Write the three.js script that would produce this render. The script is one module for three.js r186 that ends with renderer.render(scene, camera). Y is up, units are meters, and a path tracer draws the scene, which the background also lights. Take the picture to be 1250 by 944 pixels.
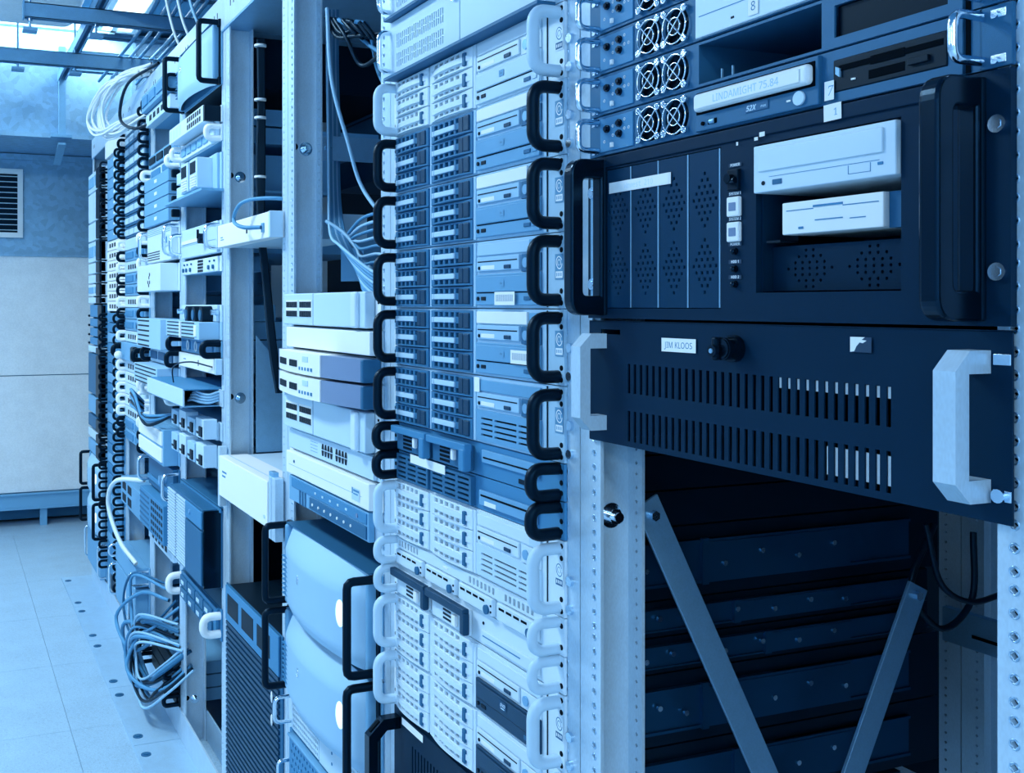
import * as THREE from 'three';
import { RoundedBoxGeometry } from 'three/addons/geometries/RoundedBoxGeometry.js';
import { mergeGeometries } from 'three/addons/utils/BufferGeometryUtils.js';
import { RectAreaLightUniformsLib } from 'three/addons/lights/RectAreaLightUniformsLib.js';
RectAreaLightUniformsLib.init();

// ------------------------------------------------------------------ camera
// Rack fronts stand in the plane z = 0 and the row runs along x; X below means "metres down the row", world x = -X.
const F = 1248.5, PX = 405, PY = 372, VA = 472.8, D = 0.6791, E = 1.33;
const yaw = Math.atan(VA / F), CY = Math.cos(yaw), SY = Math.sin(yaw);
const scene = new THREE.Scene();
const camera = new THREE.PerspectiveCamera(2 * Math.atan(572 / F) * 180 / Math.PI, 1690 / 1144, 0.02, 60);
camera.position.set(0, E, D);
camera.lookAt(-CY, E, D - SY);
camera.setViewOffset(1690, 1144, 440, 200, 1250, 944);
camera.updateProjectionMatrix();
const renderer = new THREE.WebGLRenderer();
renderer.toneMapping = THREE.LinearToneMapping;
renderer.toneMappingExposure = 1.0;
renderer.shadowMap.enabled = true;

// ------------------------------------------------------------------ light
const TINT = [0.66, 0.86, 1.0];
const LIGHTC = new THREE.Color().setRGB(.66, .885, 1);
const LAMP_GLOW = 2.2, LAMP_POWER = 21.5;
scene.background = new THREE.Color(0x000000);

// ------------------------------------------------------------------ toolkit
let seed = 7; const rnd = () => (seed = (seed * 16807) % 2147483647) / 2147483647;
const rr = (a, b) => a + (b - a) * rnd();
const RAMP = [[0, 0, 4, 12], [.15, 3, 26, 47], [.3, 13, 60, 97], [.5, 55, 125, 178], [.7, 122, 181, 225], [.85, 178, 217, 245], [1, 228, 243, 254]];
const lin = (c) => (c /= 255) <= 0.04045 ? c / 12.92 : ((c + 0.055) / 1.055) ** 2.4;
function tone(t) {
  let i = 0; while (i < RAMP.length - 2 && t > RAMP[i + 1][0]) i++;
  const a = RAMP[i], b = RAMP[i + 1], k = (t - a[0]) / (b[0] - a[0]);
  return new THREE.Color().setRGB(...[1, 2, 3].map((j) => Math.min(0.93, lin(a[j] + (b[j] - a[j]) * k) / TINT[j - 1])));
}
function noiseTex(n, fn, srgb) {
  const d = new Uint8Array(n * n * 4);
  for (let y = 0; y < n; y++) for (let x = 0; x < n; x++) { const v = fn(x, y), o = (y * n + x) * 4; for (let j = 0; j < 3; j++) d[o + j] = Math.max(0, Math.min(255, Array.isArray(v) ? v[j] : v)); d[o + 3] = 255; }
  const t = new THREE.DataTexture(d, n, n); t.wrapS = t.wrapT = THREE.RepeatWrapping; t.magFilter = THREE.LinearFilter; t.minFilter = THREE.LinearFilter; if (srgb) t.colorSpace = THREE.SRGBColorSpace; t.needsUpdate = true; return t;
}
const valueNoise = (n) => { const g = Array.from({ length: n * n }, () => rnd()); return (x, y) => { x = ((x % n) + n) % n; y = ((y % n) + n) % n; const i = Math.floor(x), j = Math.floor(y), u = x - i, v = y - j, at = (a, b) => g[((b + n) % n) * n + ((a + n) % n)]; const s = (t) => t * t * (3 - 2 * t); return (at(i, j) * (1 - s(u)) + at((i + 1) % n, j) * s(u)) * (1 - s(v)) + (at(i, (j + 1) % n) * (1 - s(u)) + at((i + 1) % n, (j + 1) % n) * s(u)) * s(v); }; };
const vn8 = valueNoise(8), vn32 = valueNoise(32);
const rep = (t, r) => { const c = t.clone(); c.repeat.set(r[0], r[1]); c.needsUpdate = true; return c; };
const grainT = noiseTex(256, () => 128 + (rnd() - .5) * 190);
const speckT = noiseTex(256, (x, y) => 228 + 10 * vn8(x / 32, y / 32) + (rnd() - .5) * 34 - (rnd() < .004 ? 70 : 0), true);
const brushRow = Array.from({ length: 512 }, () => rnd());
const brushT = noiseTex(512, (x, y) => 120 + 60 * (brushRow[x] - .5) + 40 * (vn32(x / 16, y / 128) - .5) + 50 * (rnd() - .5));
const smudgeT = noiseTex(256, (x, y) => 240 + 8 * vn8(x / 32, y / 32) + 7 * vn32(x / 8, y / 8) + (rnd() - .5) * 12, true);
const galvT = (() => { const p = Array.from({ length: 90 }, () => [rnd() * 256, rnd() * 256, 228 + rnd() * 22]); return noiseTex(256, (x, y) => { let b = 1e9, v = 0; for (const q of p) { let dx = Math.abs(x - q[0]), dy = Math.abs(y - q[1]); dx = Math.min(dx, 256 - dx); dy = Math.min(dy, 256 - dy); const s = dx * dx + dy * dy; if (s < b) { b = s; v = q[2]; } } return v + (rnd() - .5) * 24; }, true); })();
const gFine = rep(grainT, [22, 22]), brushFine = rep(brushT, [6, 2]);
const SPEC = new THREE.Color().setRGB(.42, .74, 1);
const mat = (t, rough = .5, metal = 0, o = {}) => new THREE.MeshPhysicalMaterial({ color: tone(t), roughness: rough, metalness: metal, specularColor: SPEC, ...o });
const SPECD = new THREE.Color().setRGB(.22, .58, 1);
const powder = (t, rough = .55, spec = 1, sc = SPEC) => mat(t, rough, 0, { bumpMap: gFine, bumpScale: .00012, specularIntensity: spec, specularColor: sc });
const M = {
  alu: mat(.83, .32, .2, { roughnessMap: null, bumpMap: brushFine, bumpScale: .00006, map: rep(smudgeT, [3, 1.5]) }),
  steel: mat(.7, .4, .5, { map: rep(smudgeT, [3, 3]) }),
  chrome: mat(.9, .14, 1), screw: mat(.85, .25, 1), rim: mat(.8, .3, 1),
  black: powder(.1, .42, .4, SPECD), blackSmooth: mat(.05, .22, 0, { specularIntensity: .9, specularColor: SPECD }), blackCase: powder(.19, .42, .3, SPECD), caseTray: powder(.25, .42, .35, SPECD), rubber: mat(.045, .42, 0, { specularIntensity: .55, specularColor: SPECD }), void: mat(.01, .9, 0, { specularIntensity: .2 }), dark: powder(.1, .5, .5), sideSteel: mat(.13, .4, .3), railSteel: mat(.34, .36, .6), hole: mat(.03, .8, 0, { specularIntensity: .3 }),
  mid: powder(.5, .5), midDark: powder(.4, .5), midLight: powder(.62, .5), face: powder(.74, .45), light: powder(.82, .42), silver: powder(.86, .4), white: powder(.96, .45), paper: mat(.97, .75),
  trayDark: powder(.44, .45), latch: powder(.8, .4), servFace: powder(.76, .42), driveGrey: powder(.6, .45), driveDark: powder(.26, .4), badge: mat(.42, .5), violet: new THREE.MeshPhysicalMaterial({ color: new THREE.Color().setRGB(.2, .27, .42), roughness: .4, specularColor: SPEC }),
  galv: mat(.72, .4, .35, { map: rep(galvT, [4, 4]) }), panel: mat(.92, .5, 0, { map: rep(smudgeT, [.8, .8]) }), wall: mat(.82, .8), ceil: mat(.6, .85), tile: mat(.77, .38, 0, { map: rep(speckT, [2, 2]) }), subfloor: mat(.2, .9),
  plate: mat(.76, .4, .2, { map: rep(smudgeT, [2, 2]) }), strut: mat(.66, .5, .3, { map: rep(smudgeT, [2, 2]) }), clearGlass: mat(.8, .1, 0),
  cableWhite: mat(.9, .5), cablePale: mat(.72, .5), cableGrey: mat(.55, .5), cableBlack: mat(.12, .4), led: mat(.95, .3), glossBlack: mat(.04, .3, 0, { specularIntensity: .4, specularColor: SPECD }), lampWhite: mat(.95, .5),
};
const P3 = (x, y, z) => new THREE.Vector3(x, y, z);
function prep(g, keepUV) {
  if (g.index) g = g.toNonIndexed();
  for (const k of Object.keys(g.attributes)) if (!['position', 'normal', 'uv'].includes(k)) g.deleteAttribute(k);
  if (!keepUV) {
    const p = g.attributes.position, n = g.attributes.normal, uv = new Float32Array(p.count * 2);
    for (let i = 0; i < p.count; i++) { const ax = Math.abs(n.getX(i)), ay = Math.abs(n.getY(i)), az = Math.abs(n.getZ(i)); const [a, b] = ax > ay && ax > az ? [p.getZ(i), p.getY(i)] : ay > az ? [p.getX(i), p.getZ(i)] : [p.getX(i), p.getY(i)]; uv[2 * i] = a; uv[2 * i + 1] = b; }
    g.setAttribute('uv', new THREE.BufferAttribute(uv, 2));
  }
  return g;
}
const geo = (gs, keepUV) => { gs = [gs].flat(9).map((g) => prep(g, keepUV)); return gs.length > 1 ? mergeGeometries(gs) : gs[0]; };
function part(name, gs, m, parent, label, kind) {
  const o = new THREE.Mesh(gs.isBufferGeometry && gs.userData.ready ? gs : geo(gs), m); o.name = name; o.castShadow = o.receiveShadow = true;
  if (label) o.userData.label = label; if (kind) o.userData.kind = kind; parent.add(o); return o;
}
const ready = (gs) => { const g = geo(gs); g.userData.ready = true; return g; };
const used = {}; const numbered = (n) => { const k = used[n] = (used[n] ?? -1) + 1; return k ? `${n}_${String(k).padStart(3, '0')}` : n; };
function thing(name, label, category, p = [0, 0, 0], group) {
  const o = new THREE.Group(); o.name = numbered(name); o.position.set(...p); o.userData = { label, category }; if (group) o.userData.group = group; scene.add(o); return o;
}
function single(name, gs, m, label, category, group) { const o = part(numbered(name), gs, m, scene); o.userData = { label, category }; if (group) o.userData.group = group; return o; }
function struct(name, gs, m) { const o = part(name, gs, m, scene); o.userData = { kind: 'structure', label: name.replace(/_/g, ' ') }; return o; }
function copyThing(src, p, label, group) { const c = src.clone(); c.name = numbered(src.name.replace(/_\d{3}$/, '')); c.userData = { ...src.userData, label: label ?? src.userData.label }; if (group) c.userData.group = group; c.position.set(...p); scene.add(c); return c; }
const bx = (w, h, d, x = 0, y = 0, z = 0) => new THREE.BoxGeometry(w, h, d).translate(x, y, z);
const rb = (w, h, d, x, y, z, r = .002, s = 1) => new RoundedBoxGeometry(w, h, d, s, Math.min(r, w / 2.1, h / 2.1, d / 2.1)).translate(x, y, z);
const b2 = (x0, x1, y0, y1, z0, z1) => bx(x1 - x0, y1 - y0, z1 - z0, (x0 + x1) / 2, (y0 + y1) / 2, (z0 + z1) / 2);
const r2 = (x0, x1, y0, y1, z0, z1, r = .002, s = 1) => rb(x1 - x0, y1 - y0, z1 - z0, (x0 + x1) / 2, (y0 + y1) / 2, (z0 + z1) / 2, r, s);
const cz = (r, l, x, y, z, n = 14) => new THREE.CylinderGeometry(r, r, l, n).rotateX(Math.PI / 2).translate(x, y, z);
const cx = (r, l, x, y, z, n = 14) => new THREE.CylinderGeometry(r, r, l, n).rotateZ(Math.PI / 2).translate(x, y, z);
const cyl = (r, l, x, y, z, n = 14) => new THREE.CylinderGeometry(r, r, l, n).translate(x, y, z);
const tor = (R, r, x, y, z, n = 16, m = 6) => new THREE.TorusGeometry(R, r, m, n).translate(x, y, z);
function path(pts, rad) {
  const c = new THREE.CurvePath(); let last = pts[0];
  for (let i = 1; i < pts.length - 1; i++) {
    const p = pts[i], a = p.clone().sub(pts[i - 1]), b = pts[i + 1].clone().sub(p), r = Math.min(rad, a.length() * .49, b.length() * .49);
    const s = p.clone().sub(a.normalize().multiplyScalar(r)), e = p.clone().add(b.normalize().multiplyScalar(r));
    c.add(new THREE.LineCurve3(last, s)); c.add(new THREE.QuadraticBezierCurve3(s, p.clone(), e)); last = e;
  }
  c.add(new THREE.LineCurve3(last, pts[pts.length - 1])); return c;
}
const bend = (pts, rad, r, n = 40, m = 8) => new THREE.TubeGeometry(path(pts.map((p) => P3(...p)), rad), n, r, m);
const wire = (pts, r, n = 40, m = 6, closed = false) => new THREE.TubeGeometry(new THREE.CatmullRomCurve3(pts.map((p) => P3(...p)), closed), n, r, m, closed);
const rectHole = (x, y, w, h) => { const s = new THREE.Path(); s.moveTo(x - w / 2, y - h / 2); s.lineTo(x - w / 2, y + h / 2); s.lineTo(x + w / 2, y + h / 2); s.lineTo(x + w / 2, y - h / 2); s.closePath(); return s; };
const roundHole = (x, y, r) => { const s = new THREE.Path(); s.absarc(x, y, r, 0, Math.PI * 2, true); return s; };
function plate(x0, x1, y0, y1, z0, z1, holes = [], bev = 0, seg = 4) {
  const s = new THREE.Shape(); s.moveTo(x0, y0); s.lineTo(x1, y0); s.lineTo(x1, y1); s.lineTo(x0, y1); s.closePath(); s.holes.push(...holes);
  return new THREE.ExtrudeGeometry(s, { depth: z1 - z0, bevelEnabled: bev > 0, bevelSize: bev, bevelThickness: bev, bevelSegments: 1, curveSegments: seg }).translate(0, 0, z0);
}
const poly = (pts, depth, seg = 8) => { const s = new THREE.Shape(); pts.forEach((p, i) => i ? s.lineTo(...p) : s.moveTo(...p)); s.closePath(); return new THREE.ExtrudeGeometry(s, { depth, bevelEnabled: false, curveSegments: seg }); };
function ink(w, h, draw, px = 512) {
  const c = document.createElement('canvas'); c.width = px; c.height = Math.max(16, Math.round(px * h / w)); const g = c.getContext('2d'); draw(g, c.width, c.height);
  const t = new THREE.CanvasTexture(c); t.colorSpace = THREE.SRGBColorSpace; return t;
}
function decal(name, w, h, x, y, z, parent, draw, label, px) {      // a thin printed label with its own thickness
  const m = new THREE.MeshStandardMaterial({ map: ink(w, h, draw, px), roughness: .7 });
  const g = new THREE.PlaneGeometry(w, h).translate(x, y, z + .0006); const o = new THREE.Mesh(geo(g, true), m); o.name = name; o.castShadow = o.receiveShadow = true; if (label) o.userData.label = label; parent.add(o); return o;
}
const css = (t) => '#' + tone(t).getHexString();
const textOn = (txt, bg, fg, size = .6, font = 'sans-serif', wt = '') => (g, w, h) => { g.fillStyle = css(bg); g.fillRect(0, 0, w, h); g.fillStyle = css(fg); g.font = `${wt} ${Math.round(h * size)}px ${font}`; g.textAlign = 'center'; g.textBaseline = 'middle'; g.fillText(txt, w / 2, h / 2, w * .94); };

// pixel <-> place: a pixel's height on the rack fronts, and the point where its ray meets a side plane X
const Y = (px, py, z = 0) => E + (PY - py) * (D - z) / (CY * (px + 68));
const XZ = (px, z = 0) => (D - z) * (1427.5 / (px + 68) - .3787);
const onX = (px, py, X) => { const N = X / (1427.5 / (px + 68) - .3787); return [-X, E + (PY - py) * N / (CY * (px + 68)), D - N]; };

// ------------------------------------------------------------------ room
const ROOM = { x0: -6.9, x1: 8.4, z0: -1.9, z1: 7.6, h: 2.87 };
struct('floor', b2(ROOM.x0, ROOM.x1, -.12, -.03, ROOM.z0, ROOM.z1), M.tile);
{
  const floor = scene.getObjectByName('floor'), xs = [], zs = [];
  for (let k = -11; k < 3; k++) xs.push([-4.494 + .61 * (k + 8) - .61, -4.494 + .61 * (k + 8)]);
  for (let k = -4; k < 5; k++) zs.push([.31 + .61 * k, .31 + .61 * (k + 1)]);
  const tg = ready(r2(-.3045, .3045, -.03, 0, -.3045, .3045, .0008));
  for (const [a, b] of xs) for (const [c, d] of zs) { if (b < -6.15 || a > 2.3) continue; const o = part('floor_tile', tg, M.tile, floor); o.position.set((a + b) / 2, 0, (c + d) / 2); }
}
struct('ceiling', b2(ROOM.x0, ROOM.x1, ROOM.h, ROOM.h + .1, ROOM.z0, ROOM.z1), M.ceil);
struct('wall_front', b2(ROOM.x0, ROOM.x1, 0, ROOM.h, ROOM.z1, ROOM.z1 + .1), M.face);
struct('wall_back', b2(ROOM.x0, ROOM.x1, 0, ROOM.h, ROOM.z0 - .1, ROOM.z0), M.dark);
struct('wall_right', b2(ROOM.x1, ROOM.x1 + .1, 0, ROOM.h, ROOM.z0, ROOM.z1), M.wall);
struct('wall_left', b2(ROOM.x0 - .1, ROOM.x0, 0, ROOM.h, ROOM.z0, ROOM.z1), M.wall);

function troffer(x, z, lx, lz, label, group, power = LAMP_POWER) {
  const t = thing('ceiling_light', label, 'ceiling light', [x, ROOM.h, z], group);
  part('housing', plate(-lx / 2 - .03, lx / 2 + .03, -lz / 2 - .03, lz / 2 + .03, 0, .045, [rectHole(0, 0, lx, lz)]).rotateX(Math.PI / 2), M.white, t);
  const e = new THREE.MeshStandardMaterial({ color: tone(.95), emissive: LIGHTC, emissiveIntensity: LAMP_GLOW, roughness: .6 });
  part('diffuser', bx(lx, .006, lz, 0, -.03, 0), e, t);
  const L = new THREE.RectAreaLight(LIGHTC, power, lx, lz); L.position.set(0, -.048, 0); L.rotation.x = -Math.PI / 2; L.castShadow = true; t.add(L); return t;
}
const tg = 'recessed ceiling lights over the aisle';
for (const [x, z, k] of [[-4.9, 1.3, .95], [-2.5, 1.35, 2.4], [-4.2, 3.4, .4], [3.6, 3.2, 1.6], [-3.6, 5.8, .6], [.6, 5.8, .5], [4.8, 5.8, 1.8], [3.4, 1.2, 1.2], [6.6, 1.2, 1.6]]) troffer(x, z, x === -2.5 ? .9 : 2.4, .4, 'oblong recessed ceiling light over the aisle floor', tg, LAMP_POWER * k);
troffer(-5.82, .28, .5, .9, 'glowing ceiling light above the sheet-metal duct by the far end', undefined, LAMP_POWER * .7);
troffer(-5.2, -.2, .9, .16, 'narrow glowing ceiling light behind the overhead strut rails', undefined, LAMP_POWER * .7);

// air handler at the far end of the aisle: smooth panels, galvanised plenum with grille, overhead duct
{
  const X0 = 6.42, t = thing('air_handler', 'pale blue sheet-metal air handler cabinet closing off the aisle end', 'air handler', [-X0, 0, .3]);
  part('frame', b2(-.5, -.012, .2, 2.23, -1.3, 1.9), M.mid, t);
  for (const [y0, y1] of [[.2, .9], [.905, 1.625]]) for (const [z0, z1] of [[-1.3, -.62], [-.615, .65], [.655, 1.9]]) part('side_panel', r2(-.014, .006, y0, y1, z0, z1, .003), M.panel, t);
  part('plenum_sheet', (() => {            // cross-broken galvanised sheet: creases meet in a raised centre
    const g = new THREE.BufferGeometry(), q = [], c = [.026, 1.93, -.05], k = [[.004, 1.63, -.75], [.004, 2.22, -.75], [.004, 2.22, .9], [.004, 1.63, .9]];
    for (let i = 0; i < 4; i++) q.push(...c, ...k[(i + 1) % 4], ...k[i]);
    g.setAttribute('position', new THREE.Float32BufferAttribute(q, 3)); g.computeVertexNormals(); g.setAttribute('uv', new THREE.Float32BufferAttribute(new Array(24).fill(0), 2)); return [g, b2(-.02, .002, 1.63, 2.235, -1.3, 1.9)];
  })(), M.galv, t);
  part('flange', [b2(0, .02, 2.2, 2.235, -1.3, 1.9), b2(0, .016, 1.62, 1.635, -1.3, 1.9)], M.galv, t);
  const gr = part('grille_frame', plate(-.12, .28, 1.73, 2.14, 0, .02, [rectHole(.08, 1.935, .34, .35)]).rotateY(Math.PI / 2).translate(.026, 0, .22), M.white, t);
  for (let i = 0; i < 11; i++) part('grille_slat', bx(.018, .004, .34, .03, 1.775 + i * .032, .14).rotateX(0), M.light, gr);
  part('grille_back', b2(.0265, .028, 1.755, 2.115, -.03, .31), M.black, gr);
  const base = thing('base_channel', 'grey steel channel on short posts below the pale cabinet', 'steel channel', [-X0 + .03, 0, .3]);
  part('channel', [b2(-.06, .02, .11, .195, -1.3, 1.9), b2(.02, .03, .19, .2, -1.3, 1.9), b2(.02, .03, .105, .115, -1.3, 1.9)], M.midLight, base);
  for (const z of [-.18, -1.1, .75, 1.6]) part('post', b2(-.05, .01, 0, .11, z - .02, z + .02), M.midLight, base);
  struct('baseboard_left', b2(-X0 - .3, -X0 - .2, 0, .2, -1.6, 2.3), M.mid);
  struct('trim_1', b2(-6.55, -6.16, -.03, 0.001, -1.6, 2.3), M.tile);
}
{
  const t = thing('overhead_duct', 'galvanised sheet-metal duct hanging under the ceiling at the aisle end', 'air duct', [-6.15, 2.24, .3]);
  part('duct_shell', b2(-.6, .4, 0, .6, -1.2, 1.9), M.galv, t);
  part('cross_break', (() => { const g = new THREE.BufferGeometry(), q = [], c = [.425, .3, .25], k = [[.401, .01, -.5], [.401, .59, -.5], [.401, .59, 1.0], [.401, .01, 1.0]]; for (let i = 0; i < 4; i++) q.push(...c, ...k[(i + 1) % 4], ...k[i]); g.setAttribute('position', new THREE.Float32BufferAttribute(q, 3)); g.computeVertexNormals(); g.setAttribute('uv', new THREE.Float32BufferAttribute(new Array(24).fill(0), 2)); return g; })(), M.galv, t);
  part('seam_flange', [b2(.4, .42, -.004, .02, -1.2, 1.9), b2(.4, .43, 0, .6, -.62, -.6)], M.galv, t);
  const h = thing('duct_hanger', 'vertical steel strut hanger strapped to the overhead duct', 'hanger', [-5.68, 2.2, .085]);
  part('strut', [b2(-.02, .02, .04, .52, -.018, .018)], M.strut, h);
  part('foot', [b2(-.03, .03, .03, .045, -.05, .06), bx(.3, .012, .04, -.15, .0, 0).rotateZ(.25)], M.strut, h);
}
single('supply_duct', [r2(-4.95, -4.35, 2.62, 2.84, .1, 1.6, .07, 4)], M.panel, 'smooth pale supply duct under the ceiling beside the strut rails', 'air duct');

// overhead strut grid above the racks
function strut(name, a, b, h, m, label, group) {
  const t = thing(name, label, 'strut', a, group), v = P3(b[0] - a[0], b[1] - a[1], b[2] - a[2]), L = v.length();
  const o = part('channel', [b2(0, L, 0, h, -.02, -.017), b2(0, L, 0, h, .017, .02), b2(0, L, h - .004, h, -.02, .02), b2(0, L, 0, .003, -.02, -.01), b2(0, L, 0, .003, .01, .02)], m, t);
  part('end_plate', b2(-.003, .003, -.005, h + .005, -.024, .024), M.strut, t);
  t.rotation.y = Math.atan2(-v.z, v.x); return t;
}
strut('cross_strut', [-4.25, 2.475, .385], [-4.25, 2.475, -1.8], .06, M.strut, 'steel cross strut with capped end over the far racks');
strut('cross_strut', [-4.97, 2.455, .9], [-4.97, 2.455, -1.8], .065, M.strut, 'pale steel cross strut nearest the sheet-metal duct');
strut('cross_strut', [-3.3, 2.475, .11], [-3.3, 2.475, -1.8], .045, M.strut, 'thin steel cross strut above the middle of the rack row');
strut('stringer', [-6.0, 2.542, .085], [-2.5, 2.542, .085], .05, M.strut, 'long pale rail of the overhead cable ladder, aisle side', undefined);
strut('stringer', [-6.0, 2.542, -.5], [-1.0, 2.542, -.5], .05, M.strut, 'long pale rail of the overhead cable ladder, rear side', undefined);
for (let i = 0; i < 9; i++) strut('ladder_rung', [-5.85 + i * .36, 2.552, .063], [-5.85 + i * .36, 2.552, -.478], .02, M.strut, 'rung of the overhead cable ladder above the racks', 'cable ladder rungs');
for (const [x, z] of [[-4.25, .36], [-4.25, .1], [-4.97, .1], [-4.97, .36]]) { const t = thing('threaded_rod', 'thin threaded rod hanging a strut from the ceiling', 'rod', [x, 2.42, z], 'threaded hanger rods'); part('rod', cyl(.005, .45, 0, .225, 0, 8), M.steel, t); part('nut', cyl(.011, .012, 0, .05, 0, 6), M.screw, t); part('bracket', b2(-.03, .03, .0, .012, -.028, .028), M.strut, t); }

// ------------------------------------------------------------------ racks
const SEAM = [.458, .992, 1.523, 2.054, 2.568, 3.079, 3.569, 4.10, 4.58, 5.10];
const RK = []; for (let i = 0; i < 9; i++) RK.push({ X0: SEAM[i], X1: SEAM[i + 1], c: (SEAM[i] + SEAM[i + 1]) / 2, p: SEAM[i + 1] - SEAM[i], w: SEAM[i + 1] - SEAM[i] - .05 });
const FL = .039, CH = .066, RH = 2.134;
const holeYs = (y0, y1) => { const a = []; for (let u = 0; u * .04445 < y1 - y0; u++) for (const o of [.00635, .02222, .0381]) if (y0 + u * .04445 + o < y1) a.push(y0 + u * .04445 + o); return a; };
function upright(g, side, p, rims, y0 = 0, y1 = RH) {
  const hx = side * (p / 2 - .027), ys = holeYs(.12, RH - .1), s = side, xo = s * (p / 2 - .001), xi = s * (p / 2 - FL), a = Math.min(xo, xi), b = Math.max(xo, xi), xr = s * (p / 2 - .03);
  const u = part('upright', [plate(a, b, y0, y1, -.004, 0, ys.map((y) => roundHole(hx, y, .0028)), 0, 2), b2(Math.min(xo, xo - s * .004), Math.max(xo, xo - s * .004), y0, y1, -CH, -.002), plate(Math.min(xo, xr), Math.max(xo, xr), y0, y1, -CH, -CH + .004, ys.map((y) => roundHole(s * (p / 2 - .02), y, .0026)), 0, 2)], M.alu, g);
  if (rims) part('hole_rims', ys.map((y) => [tor(.0034, .0007, hx, y, .0002, 10, 4)]), M.rim, u, undefined, 'stuff');
  return u;
}
function bolt(g, x, y, z) {
  const b = part('bolt', [cx(.0145, .003, x + .0015, y, z, 24), cx(.0095, .009, x + .0075, y, z, 6), cx(.006, .012, x + .012, y, z, 12)], M.chrome, g); return b;
}
function rack(i, X0, X1, z, label, o = {}) {
  const p = X1 - X0, g = thing('relay_rack', label, 'rack', [-(X0 + X1) / 2, 0, z], o.group);
  upright(g, -1, p, o.rims); upright(g, 1, p, o.rims);
  if (o.top !== false) {
    part('top_bar', [r2(-p / 2 + .001, p / 2 - .001, RH - .09, RH, .001, .005, .001), b2(-p / 2 + .001, p / 2 - .001, RH - .004, RH, -.07, .004)], M.alu, g);
    part('top_slots', [-.19, -.16, .16, .19].map((x) => r2(x - .003, x + .003, RH - .05, RH - .034, .0048, .0056, .002)), M.hole, g, undefined, 'stuff');
    part('cable_pan', [b2(-p / 2 + .002, p / 2 - .002, RH - .094, RH - .09, -.46, .004)], M.steel, g);
  }
  if (o.base !== false) {
    part('base_angle', [b2(-p / 2 + .001, p / 2 - .001, .006, .092, .001, .006)], M.alu, g);
    const bp = part('base_plate', r2(-p / 2 + .0015, p / 2 - .0015, .0005, .007, .006, .15, .001), M.plate, g);
    for (const x of [-p / 2 + .075, p / 2 - .06]) part('anchor_bolt', [cyl(.015, .002, x, .008, .125, 20), cyl(.008, .004, x, .009, .125, 6)], M.midDark, bp);
    part('base_angle_rear', [b2(-p / 2 + .001, p / 2 - .001, .006, .092, -CH - .006, -CH - .001), b2(-p / 2 + .001, p / 2 - .001, .0005, .007, -.2, -CH - .006)], M.plate, g);
  }
  for (const y of o.bolts ?? []) { bolt(g, -p / 2 + .005, y, -.037); part('web_hole', cx(.0075, .0008, -p / 2 + .0052, y + .004, -.013, 16), M.hole, g); }
  return g;
}
{ // unseen rack on the near side, added to keep light out of the open bay
  rack(-1, -.076, .457, 0, 'unseen aluminium relay rack added beside the black cases to block light');
}
const places = ['carrying the black rack computers and fan-cooled servers', 'filled with two-unit drive-bay servers', 'holding hubs above two curved servers', 'mostly empty, with two white boxes', 'with mixed boxes and a louvred tower', 'with four plain grey servers and a display unit', 'with windowed one-unit servers', 'with white patch panels', 'at the far end beside the air handler'];
places.forEach((s, i) => rack(i, SEAM[i], SEAM[i + 1], 0, `brushed aluminium two-post relay rack ${s}`, { rims: i < 3, bolts: i < 6 ? [1.66, 1.088, .125] : [] }));
for (const [a, b] of [[.65, 1.18], [1.18, 1.71]]) rack(0, a, b, -.85, a < 1 ? 'aluminium relay rack standing in the dark row behind the black cases' : 'aluminium relay rack in the rear row, behind the two-unit servers', { top: false });

// ------------------------------------------------------------------ rack-mounted equipment
const cutHole = ([a, b, c, d]) => rectHole((a + b) / 2, (c + d) / 2, b - a, d - c);
function dev(name, label, cat, ri, yTop, yBot, o = {}) {
  const R = RK[ri], w = o.w ?? R.w, h = yTop - yBot, g = thing(name, label, cat, [-R.c + (o.dx ?? 0), yBot, o.z ?? 0], o.group);
  if (o.cut) o.front = o.front ?? -.08;
  if (o.depth !== 0) part('chassis', b2(-w / 2 + .021, w / 2 - .021, .0012, h - .0012, -(o.depth ?? .5), o.front ?? .0005), o.chassis ?? M.midDark, g);
  if (o.cut) { part('shell', [b2(-w / 2 + .021, w / 2 - .021, .0012, .0024, o.front, .0005), b2(-w / 2 + .021, w / 2 - .021, h - .0024, h - .0012, o.front, .0005), b2(-w / 2 + .021, -w / 2 + .0222, .002, h - .002, o.front, .0005), b2(w / 2 - .0222, w / 2 - .021, .002, h - .002, o.front, .0005)], o.chassis ?? M.midDark, g); part('front_panel', plate(-w / 2, w / 2, .0006, h - .0006, .0005, .0045, o.cut.map(cutHole)), o.panel ?? M.servFace, g); }
  else if (o.panel !== null) part('front_panel', r2(-w / 2, w / 2, .0006, h - .0006, .0005, .0045, .001), o.panel ?? M.servFace, g);
  return { g, w, h };
}
const loopHandle = (x, y0, y1, out, r, rad = .018) => bend([[x, y0, .002], [x, y0, out], [x, y1, out], [x, y1, .002]], rad, r, 36, 10);
function handles(d, m, out = .045, r = .0062, inset = .008, xin = .012, rad = .022) {
  for (const s of [-1, 1]) part('handle', loopHandle(s * (d.w / 2 - xin), inset + r, d.h - inset - r, out, r, rad), m, d.g);
}
function ringHandles(d, m, out = .036, r = .0058) {      // short rounded ears of one-unit machines
  for (const s of [-1, 1]) part('handle', [bend([[s * (d.w / 2 - .013), .007, .003], [s * (d.w / 2 - .013), .006, out], [s * (d.w / 2 - .013), d.h - .006, out], [s * (d.w / 2 - .013), d.h - .007, .003]], .016, r, 30, 10)], m, d.g);
}
function earScrews(d, m = M.screw, ys) { for (const s of [-1, 1]) for (const y of ys ?? [.008, d.h - .008]) part('ear_screw', [cz(.0036, .002, s * (d.w / 2 - .006), y, .0055, 12)], m, d.g); }
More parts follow.
